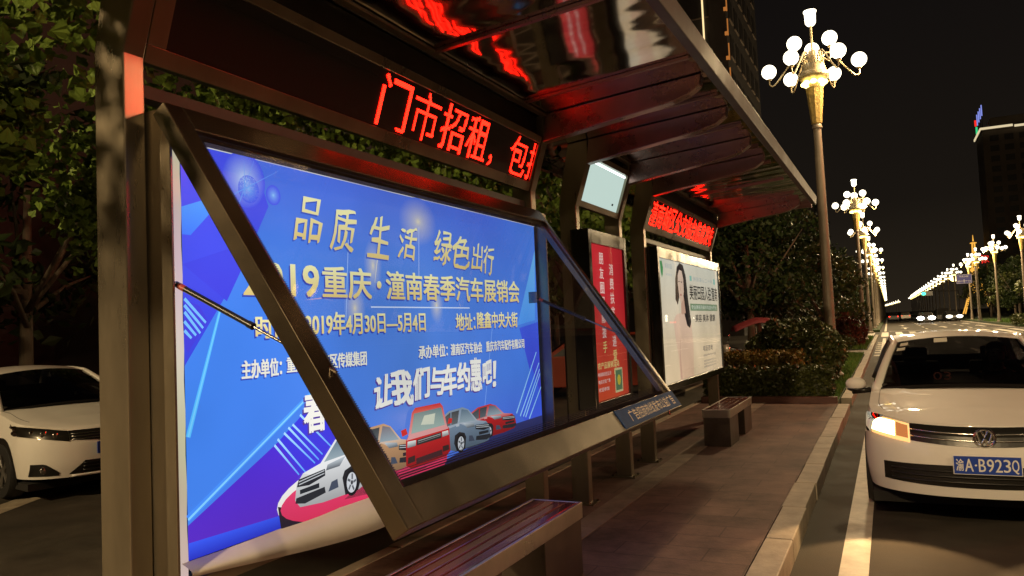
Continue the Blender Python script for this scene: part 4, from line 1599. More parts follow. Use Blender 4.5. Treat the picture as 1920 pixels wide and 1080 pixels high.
# far lamps: one mesh each
fb = MB()
arms, globes = lamp_geo(0, 0, 0, lambda n: fb)
for a in arms[:9]:
    fb.tube(a[-4:], 0.02, M['lamp_metal'], 4)
for g_ in globes:
    fb.sphere(g_, GR, M['globe'], 8, 6)
far0 = None
GL = 'lit globe street lamp far down the left row, merged with its neighbours'
GRL = 'lit globe street lamp far down the right row, merged with its neighbours'
fars = [(LX, y, GL, 'far street lamps of the left row') for y in lefty[3:] + [135 + 16.5 * k for k in range(20)]]
fars += [(RX, 150.0 + 15 * k, GRL, 'far street lamps of the right row') for k in range(19)]
for k in range(8):
    fars.append((-4.0 + 10.5 - 1.2 * k, 560.0 + 40 * k, 'lit globe street lamp where the road bends at the far end', 'street lamps at the far bend'))
for (x, y, lb, gp) in fars:
    if far0 is None:
        o = fb.build('street_lamp', None, smooth=True)
        far0 = o
    else:
        o = far0.copy()
        COL.objects.link(o)
    o.location = (x, y, 0.16)
    tag(o, lb, 'street lamp', gp)
for (x, y, k) in [(LX, -7.5, 1.25), (-11.0, -8.0, 1.6), (LX, 20.4, 0.5), (LX, 47.8, .7), (LX, 64.2, .7), (LX, 84.8, .9), (LX, 101.5, .9), (RX, -4.0, 0.4), (RX, 13, 0.12), (RX, 29, 0.1), (RX, 45, 0.15), (RX, 61, .3), (RX, 77, .8), (RX, 95, .9), (RX, 113.5, .9), (RX, 124, .9), (LX, 118.5, .9)]:
    lamp_light(x + (-1.3 if x > 5 else 1.3), y, 0.16 + 9.2 - 1.3, LAMP_W * k)


# ================================================================== CARS
M['car_white'] = mat('white_car_paint', (0.78, 0.75, 0.69), 0.55, 0, var=0.04, scale=2, coat=0.7, spec=0.2)
M['car_glass'] = glass_mat('car_glass', (0.25, 0.25, 0.25), 1.0, 0.02, 1.5)
M['chrome'] = mat('chrome', (0.85, 0.83, 0.80), 0.22, 1.0)
M['tyre'] = mat('tyre_rubber', (0.014, 0.013, 0.012), 0.75)
M['grille'] = mat('grille_black', (0.012, 0.011, 0.010), 0.32)
M['rim'] = mat('alloy_rim', (0.48, 0.46, 0.43), 0.28, 0.9)
M['lens'] = glass_mat('lamp_lens', (0.94, 0.92, 0.88), 0.6, 0.02, 1.14)
M['lamp_in'] = mat('lamp_reflector', (0.42, 0.38, 0.33), 0.16, 0.9, var=0.5, scale=18)
M['headlit'] = emat('lit_headlamp', (1.0, 0.62, 0.27), 18.0)
M['headlit_dim'] = emat('headlamp_glow', (1.0, 0.50, 0.17), 1.7)
M['amber_lit'] = emat('amber_glow', (0.80, 0.27, 0.08), 0.8)
M['amber'] = mat('amber_lens', (0.65, 0.22, 0.05), 0.2, 0, coat=0.8)
M['plate_blue'] = mat('plate_blue', (0.015, 0.055, 0.36), 0.35, 0, coat=0.3)
M['plate_white'] = mat('plate_white', (0.78, 0.76, 0.72), 0.4)
M['interior'] = mat('car_interior', (0.018, 0.016, 0.014), 0.7)
M['sticker'] = mat('pale_sticker', (0.5, 0.47, 0.36), 0.6)
M['pink'] = mat('pink_number', (0.6, 0.22, 0.20), 0.6)
M['undercar'] = mat('undercar', (0.012, 0.011, 0.010), 0.9)

HW = 0.845


def car_f(z):
    pts = [(0.18, 0.10), (0.26, 0.03), (0.40, 0.0), (0.56, 0.005), (0.66, 0.02), (0.74, 0.05), (0.80, 0.10), (0.86, 0.22)]
    if z <= pts[0][0]:
        return pts[0][1]
    for i in range(len(pts) - 1):
        if z <= pts[i + 1][0]:
            t = (z - pts[i][0]) / (pts[i + 1][0] - pts[i][0])
            return pts[i][1] * (1 - t) + pts[i + 1][1] * t
    return pts[-1][1]


def car_w(z):
    # half width by height
    if z < 0.55:
        return HW - 0.05 * (1 - (z - 0.18) / 0.37) ** 2
    return HW - 0.055 * ((z - 0.55) / 0.42) ** 1.6


def front_y(x, z):
    w = car_w(z)
    q = min(0.9999, abs(x) / w)
    n = 2.4
    return car_f(z) + 0.62 * (1 - (1 - q ** n) ** (1 / n))


LEN = 4.6


def side_x(y, z):
    # half width of the body at a point along its side, corners rounded
    w = car_w(z)
    q = 1 - (y - car_f(z)) / 0.62
    return w if q <= 0 else w * max(0.0, 1 - q ** 2.4) ** (1 / 2.4)


def belt(y):
    pts = [(0, 0.80), (0.25, 0.845), (0.6, 0.905), (1.0, 0.945), (1.3, 0.965), (3.9, 0.99), (4.3, 1.0), (4.6, 0.96)]
    for i in range(len(pts) - 1):
        if y <= pts[i + 1][0]:
            t = (y - pts[i][0]) / (pts[i + 1][0] - pts[i][0])
            return pts[i][1] * (1 - t) + pts[i + 1][1] * max(0, t)
    return 0.96


def make_car(label, style, loc, rz):
    t = thing('parked_car' if style == 'b' else 'sedan_car', label, 'car', (0, 0, 0), 0)
    # --- body shell: stacked outlines
    NF, NS, NR = 22, 14, 10
    b = MB()
    levels = [0.0, 0.07, 0.16, 0.27, 0.38, 0.5, 0.62, 0.73, 0.83, 0.91, 0.96, 1.0]

    def outline(side_t):
        """one half outline from front middle to rear middle as (x, y, z)"""
        out = []
        n = 2.4
        for k in range(NF + 1):
            a = (k / NF) * PI / 2
            q = math.sin(a) ** (2 / n)
            # height along this column
            zt = belt(0.62 * (1 - (max(0, 1 - q ** n)) ** (1 / n)))
            z = 0.265 + (zt - 0.265) * side_t
            w = car_w(z)
            x = w * q
            y = car_f(z) + 0.62 * (1 - max(0, 1 - q ** n) ** (1 / n))
            out.append((x, y, z))
        y0 = out[-1][1]
        for k in range(1, NS + 1):
            y = y0 + (LEN - 0.5 - y0) * k / NS
            z = 0.265 + (belt(y) - 0.265) * side_t
            w = car_w(z)
            out.append((w, y, z))
        for k in range(1, NR + 1):
            a = (k / NR) * PI / 2
            z = 0.265 + (belt(LEN - 0.4) - 0.265) * side_t
            w = car_w(z)
            x = w * math.cos(a) ** (2 / 3.0)
            y = LEN - 0.5 + 0.5 * math.sin(a) ** (2 / 3.0) - 0.05 * abs(side_t - 0.5)
            out.append((max(0, x), y, z))
        return out
    rings = []
    for lv in levels:
        h = outline(lv)
        full = h + [(-p[0], p[1], p[2]) for p in reversed(h[1:-1])]
        rings.append(full)
    n = len(rings[0])
    v = [p for r in rings for p in r]
    f = []
    for i in range(len(rings) - 1):
        for k in range(n):
            k2 = (k + 1) % n
            f.append((i * n + k, i * n + k2, (i + 1) * n + k2, (i + 1) * n + k))
    # deck: across from the right shoulder to the left one
    h = outline(1.0)
    nh = len(h)
    NX = 14
    base = len(v)
    for k in range(nh):
        x, y, z = h[k]
        for j in range(NX + 1):
            s_ = -1 + 2 * j / NX
            cr = 0.055 * min(1, y / 0.5) if y < 1.4 else 0.05
            if k == 0 or k == nh - 1:
                v.append((0.0, y, z))
                continue
            rise = 0.012 * math.exp(-((abs(s_) - 0.78) / 0.1) ** 2)
            v.append((x * s_, y, z + cr * (1 - s_ * s_) ** 0.8 + rise * min(1, max(0, (y - .1) / 0.4))))
    for k in range(nh - 1):
        for j in range(NX):
            a0 = base + k * (NX + 1) + j
            f.append((a0, a0 + 1, a0 + NX + 2, a0 + NX + 1))
    b.add(v, f, M['car_white'])
    b.build('body', t, smooth=True, angle=32)
    b = MB()
    b.prism_z([(-0.80, 0.35), (0.80, 0.35), (0.80, 4.3), (-0.80, 4.3)], 0.14, 0.22, M['undercar'])
    b.build('underside', t)

    b = MB()
    for sd in (-1, 1):
        pts = []
        for k in range(NF - 5, NF + 5):
            x, y, z = h[k]
            s_ = 0.90
            pts.append((sd * x * s_, y + 0.01, z + (0.055 * min(1, y / 0.5)) * (1 - s_ * s_) ** 0.8 + 0.0125 * math.exp(-((s_ - 0.78) / 0.1) ** 2) * min(1, max(0, (y - .1) / 0.4)) + 0.001))
        b.tube(pts, 0.0035, M['grille'], 5)
    b.build('bonnet_seam', t)
    # --- greenhouse
    def edge(side, k):      # windscreen side edge, side -1/1, k 0..1 upward
        return (side * (0.745 - 0.185 * k), 1.33 + 0.80 * k, 0.965 + 0.425 * k + 0.03 * math.sin(k * PI))

    def ws(a, k):
        s_ = -1 + 2 * a
        e = edge(1, k)
        return (e[0] * s_, e[1] - (0.24 - 0.10 * k) * (1 - s_ * s_), e[2] + 0.055 * (1 - s_ * s_))

    def redge(side, k):
        return (side * (0.73 - 0.19 * k), 4.12 - 0.72 * k, 0.995 + 0.395 * k + 0.02 * math.sin(k * PI))

    def rw(a, k):
        s_ = -1 + 2 * a
        e = redge(1, k)
        return (e[0] * s_, e[1] + (0.16 - 0.06 * k) * (1 - s_ * s_), e[2] + 0.05 * (1 - s_ * s_))
    b = MB()
    b.grid(ws, 14, 8, M['car_glass'])
    b.build('windscreen', t, smooth=True)
    b = MB()
    b.grid(rw, 10, 6, M['car_glass'])
    b.build('rear_window', t, smooth=True)
    for sd in (-1, 1):
        b = MB()

        def sw(a, k, sd=sd):
            e, r = edge(sd, k), redge(sd, k)
            bul = 0.05 * math.sin(a * PI)
            return (e[0] + (r[0] - e[0]) * a + sd * bul * (1 - .3 * k), e[1] + (r[1] - e[1]) * a, e[2] + (r[2] - e[2]) * a + (0.03 * math.sin(a * PI) if k > .5 else 0))
        b.grid(sw, 12, 6, M['car_glass'])
        b.build('side_window', t, smooth=True)
        b = MB()
        b.tube([edge(sd, q / 8) for q in range(9)], [0.045 - 0.012 * q / 8 for q in range(9)], M['car_white'], 10)
        b.tube([sw(q / 10, 1.0) for q in range(11)], 0.032, M['car_white'], 10)
        b.tube([redge(sd, q / 6) for q in range(7)], 0.05, M['car_white'], 10)
        b.tube([sw(0.52, q / 5) for q in range(6)], 0.028, M['grille'], 8)
        b.build('roof_pillar', t, smooth=True)
    b = MB()

    def roof(a, k):
        s_ = -1 + 2 * a
        f0 = ws(a, 1.0)
        r0 = rw(a, 1.0)
        z = f0[2] + (r0[2] - f0[2]) * k + 0.045 * math.sin(k * PI)
        return (f0[0] + (r0[0] - f0[0]) * k + s_ * 0.05 * math.sin(k * PI), f0[1] + (r0[1] - f0[1]) * k, z + 0.004)
    b.grid(roof, 14, 10, M['car_white'])
    b.build('roof', t, smooth=True)
    b = MB()
    b.grid(lambda a, k: (lambda p: (p[0] * 1.0, p[1] - 0.006, p[2] + 0.006))(ws(a, 0.0 + 0.045 * k)), 14, 1, M['black'])
    b.build('wiper_cowl', t)
    # inside
    b = MB()
    b.box(-0.70, 0.70, 1.36, 3.95, 0.985, 1.035, M['interior'])
    for sx in (-0.37, 0.37):
        b.box(sx - 0.23, sx + 0.23, 2.55, 2.68, 1.0, 1.17, M['interior'])
        b.box(sx - 0.12, sx + 0.12, 2.57, 2.66, 1.17, 1.32, M['interior'])
    b.box(-0.6, 0.6, 3.45, 3.55, 1.0, 1.2, M['interior'])
    b.build('cabin', t, bevel=0.02)

    # --- front face pieces follow the nose
    def patch(x0, x1, zlo, zhi, off, m, mb, nx=16, nz=3):
        def fn(a, k):
            x = x0 + (x1 - x0) * a
            za = zlo(x) if callable(zlo) else zlo
            zb = zhi(x) if callable(zhi) else zhi
            z = za + (zb - za) * k
            fx = (front_y(x + .004, z) - front_y(x - .004, z)) / .008
            fz = (front_y(x, z + .004) - front_y(x, z - .004)) / .008
            nn = Vector((fx, -1.0, fz)).normalized()
            return (x + nn.x * off, front_y(x, z) + nn.y * off, z + nn.z * off)
        mb.grid(fn, nx, nz, m)

    def wheel(x, y):
        sgn = 1 if x > 0 else -1
        a_ = MB()
        a_.lathe([(0.19, -0.10), (0.30, -0.10), (0.325, -0.06), (0.325, 0.06), (0.30, 0.10), (0.19, 0.10)], (x, y, 0.325), M['tyre'], 26, 'x')
        w_ = a_.build('wheel', t, smooth=True, angle=40)
        a_ = MB()
        a_.lathe([(0.205, 0.05 * sgn), (0.20, 0.09 * sgn), (0.185, 0.085 * sgn), (0.18, 0.03 * sgn)], (x, y, 0.325), M['rim'], 26, 'x')
        a_.lathe([(0.0, 0.082 * sgn), (0.05, 0.08 * sgn), (0.055, 0.04 * sgn)], (x, y, 0.325), M['rim'], 12, 'x')
        a_.lathe([(0.0, 0.01 * sgn), (0.185, 0.012 * sgn)], (x, y, 0.325), M['grille'], 20, 'x')
        for k in range(5):
            for dq in (-0.14, 0.14):
                an = 2 * PI * k / 5 + dq
                a_.tube([(x + 0.07 * sgn, y + 0.04 * math.cos(an), 0.325 + 0.04 * math.sin(an)), (x + 0.08 * sgn, y + 0.19 * math.cos(an), 0.325 + 0.19 * math.sin(an))], 0.014, M['rim'], 6)
        a_.build('rim', w_, smooth=True, angle=40)
    for wx in (-0.74, 0.74):
        for wy in (0.98, 3.62):
            wheel(wx, wy)
            sd = 1 if wx > 0 else -1
            b = MB()
            b.lathe([(0.0, 0.0), (0.2, 0.0), (0.3, 0.0), (0.37, 0.0)], (sd * (HW - 0.0), wy, 0.335), M['grille'], 30, 'x')
            # arch: a dark disc on the body side, the recess's shade put into colour
            b.v = [(sd * (side_x(y, max(0.19, z)) + 0.004), y, max(0.185, z)) for (x, y, z) in b.v]
            b.build('wheel_arch', t)
            for o in [o for o in t.children if o.name.startswith('wheel') and not o.name.startswith('wheel_arch')][-1:]:
                o.location.x = sd * 0.018

    for sd in (-1, 1):
        b = MB()
        b.sphere((sd * 0.935, 1.63, 1.01), 0.1, M['car_white'], 14, 9, (0.95, 0.7, 0.70))
        mr = b.build('wing_mirror', t, smooth=True)
        b = MB()
        b.tube([(sd * 0.80, 1.60, 0.955), (sd * 0.97, 1.63, 0.935)], 0.028, M['black'], 8)
        b.sphere((sd * 0.93, 1.635, 0.96), 0.1, M['black'], 12, 7, (0.9, 0.68, 0.28))
        b.build('mirror_foot', mr, smooth=True)

    if style == 'a':
        g0 = lambda x: 0.655 + 0.03 * (abs(x) / 0.5) ** 2
        g1 = lambda x: 0.795 + 0.012 * (abs(x) / 0.5) ** 2
        b = MB()
        patch(-0.50, 0.50, g0, g1, 0.006, M['grille'], b, 20, 4)
        gr = b.build('grille', t)
        for zc in (0.700, 0.748):
            b = MB()
            b.tube([(x / 20.0, front_y(x / 20.0, zc + 0.03 * (x / 10.0) ** 2) - 0.014, zc + 0.024 * (x / 10.0) ** 2) for x in range(-10, 11)], 0.0065, M['chrome'], 6)
            b.build('chrome_strip', gr, smooth=True)
        ring = MB()
        yE = front_y(0, 0.725) - 0.028
        ring.lathe([(0.062, 0.012), (0.078, 0.0), (0.068, -0.010), (0.056, 0.0)], (0, yE, 0.725), M['chrome'], 30, 'y')
        ring.lathe([(0.0, 0.008), (0.062, 0.008)], (0, yE, 0.725), M['grille'], 24, 'y')

        def stroke(p, q):
            ring.tube([(p[0], yE - 0.002, 0.725 + p[1]), (q[0], yE - 0.002, 0.725 + q[1])], 0.009, M['chrome'], 6)
        stroke((-0.022, 0.056), (0.0, 0.006))
        stroke((0.022, 0.056), (0.0, 0.006))
        stroke((-0.050, 0.032), (-0.024, -0.050))
        stroke((-0.024, -0.050), (0.0, -0.004))
        stroke((0.050, 0.032), (0.024, -0.050))
        stroke((0.024, -0.050), (0.0, -0.004))
        ring.build('emblem', t, smooth=True, angle=60)
        # headlamps
        for sd in (-1, 1):
            def hz0(x):
                k = (abs(x) - 0.50) / 0.34
                return 0.665 + 0.055 * k
            def hz1(x):
                k = (abs(x) - 0.50) / 0.34
                return 0.80 + 0.075 * k - 0.03 * k * k
            b = MB()
            patch(sd * 0.505, sd * 0.80, hz0, hz1, 0.006, M['headlit_dim'], b, 40, 8)
            hl = b.build('headlight', t, smooth=True)
            b = MB()
            patch(sd * 0.605, sd * 0.79, lambda x: hz0(x) + 0.025, lambda x: hz1(x) - 0.015, 0.014, M['headlit'], b, 40, 8)
            b.build('lit_bulb', hl, smooth=True)
            b = MB()
            patch(sd * 0.51, sd * 0.78, lambda x: hz0(x) + 0.004, lambda x: hz0(x) + 0.026, 0.017, M['headlit_dim'], b, 40, 2)
            b.build('light_strip', hl, smooth=True)
            b = MB()
            patch(sd * 0.512, sd * 0.595, lambda x: hz0(x) + 0.03, lambda x: hz1(x) - 0.015, 0.014, M['amber_lit'], b, 12, 6)
            b.build('indicator', hl, smooth=True)
            b = MB()
            patch(sd * 0.503, sd * 0.803, hz0, hz1, 0.028, M['lens'], b, 40, 8)
            b.build('lens', hl, smooth=True)
        b = MB()
        patch(-0.70, 0.70, lambda x: 0.345 + 0.02 * (abs(x) / .7) ** 2, lambda x: 0.515 - 0.01 * (abs(x) / .7), 0.006, M['grille'], b, 22, 4)
        ig = b.build('lower_intake', t)
        for zc in (0.385, 0.425, 0.465):
            b = MB()
            b.tube([(x / 20.0, front_y(x / 20.0, zc) - 0.008, zc) for x in range(-13, 14)], 0.009, M['black'], 5)
            b.build('intake_bar', ig, smooth=True)
        # number plate
        b = MB()
        yP = -0.030
        b.box(-0.225, 0.225, yP, yP + 0.014, 0.455, 0.60, M['plate_white'])
        plt = b.build('number_plate', t, bevel=0.002)
        b = MB()
        b.box(-0.219, 0.219, yP - 0.002, yP - 0.0005, 0.461, 0.594, M['plate_blue'])
        b.build('plate_field', plt)
        b = MB()

        def ch(c, x0, x1, z0, z1, bold=0.02):
            vs, ts, asp = glyphs(c, bold)
            b.add([(x0 + (x1 - x0) * p[0], yP - 0.0032, z0 + (z1 - z0) * p[1]) for p in vs], ts, M['plate_white'])
            b.add([(x0 + 0.0022 + (x1 - x0) * p[0], yP - 0.0034, z0 + 0.001 + (z1 - z0) * p[1]) for p in vs], ts, M['plate_white'])
        ch('渝', -0.205, -0.155, 0.483, 0.573)
        ch('A', -0.147, -0.092, 0.480, 0.575, 0.03)
        ch('·', -0.082, -0.068, 0.52, 0.534)
        for i, c in enumerate('B923Q'):
            ch(c, -0.056 + i * 0.0535, -0.012 + i * 0.0535, 0.480 if c != 'Q' else 0.470, 0.575, 0.03)
        b.build('plate_characters', plt)
        # on and behind the windscreen
        for (a0, a1, k0, k1, m) in ((0.06, 0.12, 0.86, 0.94, M['sticker']), (0.05, 0.11, 0.74, 0.81, M['sticker']), (0.32, 0.42, 0.86, 0.97, M['sticker'])):
            b = MB()
            q = [ws(a0, k0), ws(a1, k0), ws(a1, k1), ws(a0, k1)]
            b.add([(p[0], p[1] - 0.004, p[2] + 0.004) for p in q], [(0, 1, 2, 3)], m)
            b.build('windscreen_sticker', t)
        b = MB()
        vs, ts, asp = glyphs('03', 0.05)
        b.add([(-0.25 + 0.15 * p[0], 1.55, 1.05 + 0.075 * p[1]) for p in vs], ts, M['pink'])
        b.build('dashboard_number', t)
        b = MB()
        b.tube([(0.37 + 0.19 * math.cos(a / 12 * 2 * PI), 1.93 + 0.05 * math.sin(a / 12 * 2 * PI), 1.03 + 0.17 * math.sin(a / 12 * 2 * PI)) for a in range(13)], 0.014, M['interior'], 6)
        b.build('steering_wheel', t, smooth=True)
    else:
        # slim headlamps that run into the grille
        b = MB()
        patch(-0.46, 0.46, lambda x: 0.655 + 0.02 * (abs(x) / .46) ** 2, lambda x: 0.775, 0.007, M['grille'], b, 20, 4)
        gr = b.build('grille', t)
        for zc in (0.685, 0.715, 0.745):
            b = MB()
            b.tube([(x / 20.0, front_y(x / 20.0, zc) - 0.013, zc) for x in range(-9, 10)], 0.006, M['chrome'], 6)
            b.build('chrome_strip', gr, smooth=True)
        for sd in (-1, 1):
            def hz0(x):
                k = (abs(x) - 0.46) / 0.40
                return 0.66 + 0.085 * k
            def hz1(x):
                k = (abs(x) - 0.46) / 0.40
                return 0.775 + 0.075 * k
            b = MB()
            patch(sd * 0.465, sd * 0.825, hz0, hz1, 0.007, M['grille'], b, 40, 6)
            hl = b.build('headlight', t, smooth=True)
            b = MB()
            for xx, rr in ((0.58, 0.034), (0.67, 0.042), (0.75, 0.03)):
                zz = (hz0(xx) + hz1(xx)) / 2
                b.sphere((sd * xx, front_y(xx, zz) - 0.012, zz), rr, M['chrome'], 12, 8, (1, 0.3, 1))
            b.build('reflector', hl, smooth=True)
            b = MB()
            patch(sd * 0.463, sd * 0.828, hz0, hz1, 0.028, M['lens'], b, 40, 6)
            b.build('lens', hl, smooth=True)
            b = MB()
            patch(sd * 0.56, sd * 0.78, lambda x: 0.30, lambda x: 0.30 + 0.135 * min(1, max(0.12, (abs(x) - 0.52) / 0.16)), 0.006, M['grille'], b, 8, 3)
            fg = b.build('fog_lamp', t)
            b = MB()
            b.sphere((sd * 0.69, front_y(0.69, 0.365) - 0.01, 0.365), 0.04, M['chrome'], 12, 8, (1, 0.35, 1))
            b.build('lens', fg, smooth=True)
        b = MB()
        patch(-0.47, 0.47, lambda x: 0.30 + 0.0 * x, lambda x: 0.44 - 0.13 * max(0, (abs(x) - 0.33) / 0.14), 0.006, M['grille'], b, 20, 4)
        ig = b.build('lower_intake', t)
        for zc in (0.335, 0.375, 0.41):
            b = MB()
            b.tube([(x / 20.0, front_y(x / 20.0, zc) - 0.009, zc) for x in range(-7, 8)], 0.007, M['black'], 5)
            b.build('intake_bar', ig, smooth=True)
        b = MB()
        b.tube([(x / 20.0, front_y(x / 20.0, 0.28) - 0.006, 0.28) for x in range(-9, 10)], 0.014, M['plate_white'], 6)
        b.build('bumper_trim', t, smooth=True)
        b = MB()
        b.box(-0.22, 0.22, -0.03, -0.016, 0.50, 0.635, M['plate_blue'])
        b.build('number_plate', t, bevel=0.002)
    t.location = loc
    t.rotation_euler = (0, 0, rz)
    if style == 'a':                      # the lit headlamps throw their own beam
        for sd in (-1, 1):
            ld = bpy.data.lights.new("headlamp_beam", 'SPOT')
            ld.energy = 110.0
            ld.color = (1.0, 0.62, 0.28)
            ld.spot_size = math.radians(64)
            ld.spot_blend = 0.12
            ld.shadow_soft_size = 0.06
            lo = bpy.data.objects.new("headlamp_beam", ld)
            COL.objects.link(lo)
            lo.location = (loc[0] + sd * 0.70, loc[1] + 0.10, 0.77)
            lo.rotation_euler = (math.radians(61), 0, PI)
    return t


car = make_car('white sedan with a lit headlight and blue number plate waiting by the kerb', 'a', (0.60, 6.84, 0.004), 0.0)
car2 = make_car('white sedan parked at the left edge behind the shelter, lights off', 'b', (-8.14, 6.04, 0.004), PI / 2 - 0.21)


# ---- the driver
def skin_figure(name, joints, edges, radii, m, parent, lv=2, root=0):
    me = bpy.data.meshes.new(name)
    me.from_pydata(joints, edges, [])
    me.materials.append(m)
    o = bpy.data.objects.new(name, me)
    COL.objects.link(o)
    bm = bmesh.new()
    bm.from_mesh(me)
    lay = bm.verts.layers.skin.verify()
    bm.verts.ensure_lookup_table()
    for i, r in enumerate(radii):
        bm.verts[i][lay].radius = (r, r)
    bm.verts[root][lay].use_root = True
    bm.to_mesh(me)
    bm.free()
    o.modifiers.new("skin", 'SKIN').use_smooth_shade = True
    s_ = o.modifiers.new("subsurf", 'SUBSURF')
    s_.levels = lv
    s_.render_levels = lv
    if parent:
        o.parent = parent
        o.matrix_parent_inverse = Matrix.Translation(parent.location).inverted()
    return o


M['skin'] = mat('skin', (0.36, 0.22, 0.15), 0.5)
M['jacket'] = mat('dark_jacket', (0.035, 0.032, 0.03), 0.8)
M['hair'] = mat('black_hair', (0.012, 0.010, 0.009), 0.5)
cx, cy = 0.60 + 0.37, 6.84 + 2.38
per = thing('person', 'driver in a dark jacket dimly seen behind the white sedan\'s windscreen', 'person', (cx, cy, 0.45))
J, E_, Rr = [], [], []


def jn(p, r, par=None):
    J.append((cx + p[0], cy + p[1], p[2]))
    Rr.append(r)
    if par is not None:
        E_.append((par, len(J) - 1))
    return len(J) - 1


pel = jn((0, 0.10, 0.55), 0.15)
ch_ = jn((0, 0.14, 0.85), 0.15, pel)
up = jn((0, 0.14, 1.00), 0.13, ch_)
nk = jn((0, 0.11, 1.10), 0.055, up)
hb = jn((0, 0.07, 1.17), 0.075, nk)
hd = jn((0, 0.06, 1.25), 0.088, hb)
tp_ = jn((0, 0.07, 1.31), 0.065, hd)
for sd in (-1, 1):
    sh_ = jn((sd * 0.19, 0.13, 1.0), 0.065, up)
    el = jn((sd * 0.25, -0.08, 0.80), 0.045, sh_)
    wr = jn((sd * 0.17, -0.34, 0.93), 0.030, el)
    pm = jn((sd * 0.17, -0.40, 0.96), 0.034, wr)
    for q in range(4):
        k1 = jn((sd * (0.15 + 0.016 * q), -0.45, 0.985 - 0.012 * q), 0.010, pm)
        k2 = jn((sd * (0.15 + 0.016 * q), -0.475, 0.965 - 0.012 * q), 0.009, k1)
        jn((sd * (0.15 + 0.016 * q), -0.46, 0.94 - 0.012 * q), 0.008, k2)
    t1 = jn((sd * 0.135, -0.40, 0.985), 0.011, pm)
    jn((sd * 0.12, -0.43, 1.0), 0.009, t1)
    hp = jn((sd * 0.10, 0.02, 0.52), 0.09, pel)
    kn = jn((sd * 0.14, -0.42, 0.58), 0.065, hp)
    an_ = jn((sd * 0.14, -0.60, 0.24), 0.042, kn)
    jn((sd * 0.14, -0.76, 0.21), 0.036, an_)
skin_figure('body', J, E_, Rr, M['skin'], per)
b = MB()
b.sphere((cx, cy + 0.14, 0.88), 1.0, M['jacket'], 18, 12, (0.25, 0.165, 0.235))
for sd in (-1, 1):
    b.tube([(cx + sd * 0.17, cy + 0.13, 1.01), (cx + sd * 0.225, cy + 0.06, 0.92), (cx + sd * 0.25, cy - 0.08, 0.80), (cx + sd * 0.19, cy - 0.28, 0.90)], [0.09, 0.08, 0.065, 0.048], M['jacket'], 12)
b.tube([(cx, cy + 0.12, 1.03), (cx, cy + 0.11, 1.085)], [0.10, 0.066], M['jacket'], 12)
b.build('jacket', per, smooth=True)
b = MB()
b.sphere((cx, cy + 0.10, 1.285), 0.1, M['hair'], 16, 10, (0.98, 1.02, 0.9))
b.build('hair', per, smooth=True)
b = MB()
b.sphere((cx, cy - 0.032, 1.235), 0.02, M['skin'], 8, 6, (0.7, 1, 1.2))
for sd in (-1, 1):
    b.sphere((cx + sd * 0.088, cy + 0.07, 1.245), 0.026, M['skin'], 8, 6, (0.4, 0.8, 1.2))
b.build('nose_and_ears', per, smooth=True)
b = MB()
for sd in (-1, 1):
    b.sphere((cx + sd * 0.032, cy - 0.016, 1.262), 0.010, M['hair'], 8, 6, (1.2, 0.6, 0.6))
b.sphere((cx, cy - 0.016, 1.198), 0.016, mat('lips', (0.3, 0.12, 0.1), 0.5), 8, 6, (1.4, 0.5, 0.35))
b.build('eyes_and_mouth', per, smooth=True)


# ================================================================== SMALL VEHICLES BY THE SERVICE ROAD
M['red_paint'] = mat('red_scooter_paint', (0.35, 0.05, 0.02), 0.25, 0, coat=0.7)
M['red_cloth'] = mat('red_umbrella_cloth', (0.16, 0.014, 0.02), 0.7)
M['silver'] = mat('silver_paint', (0.40, 0.37, 0.33), 0.3, 0.4)
M['van_white'] = mat('van_paint', (0.34, 0.31, 0.27), 0.35, 0, coat=0.4)


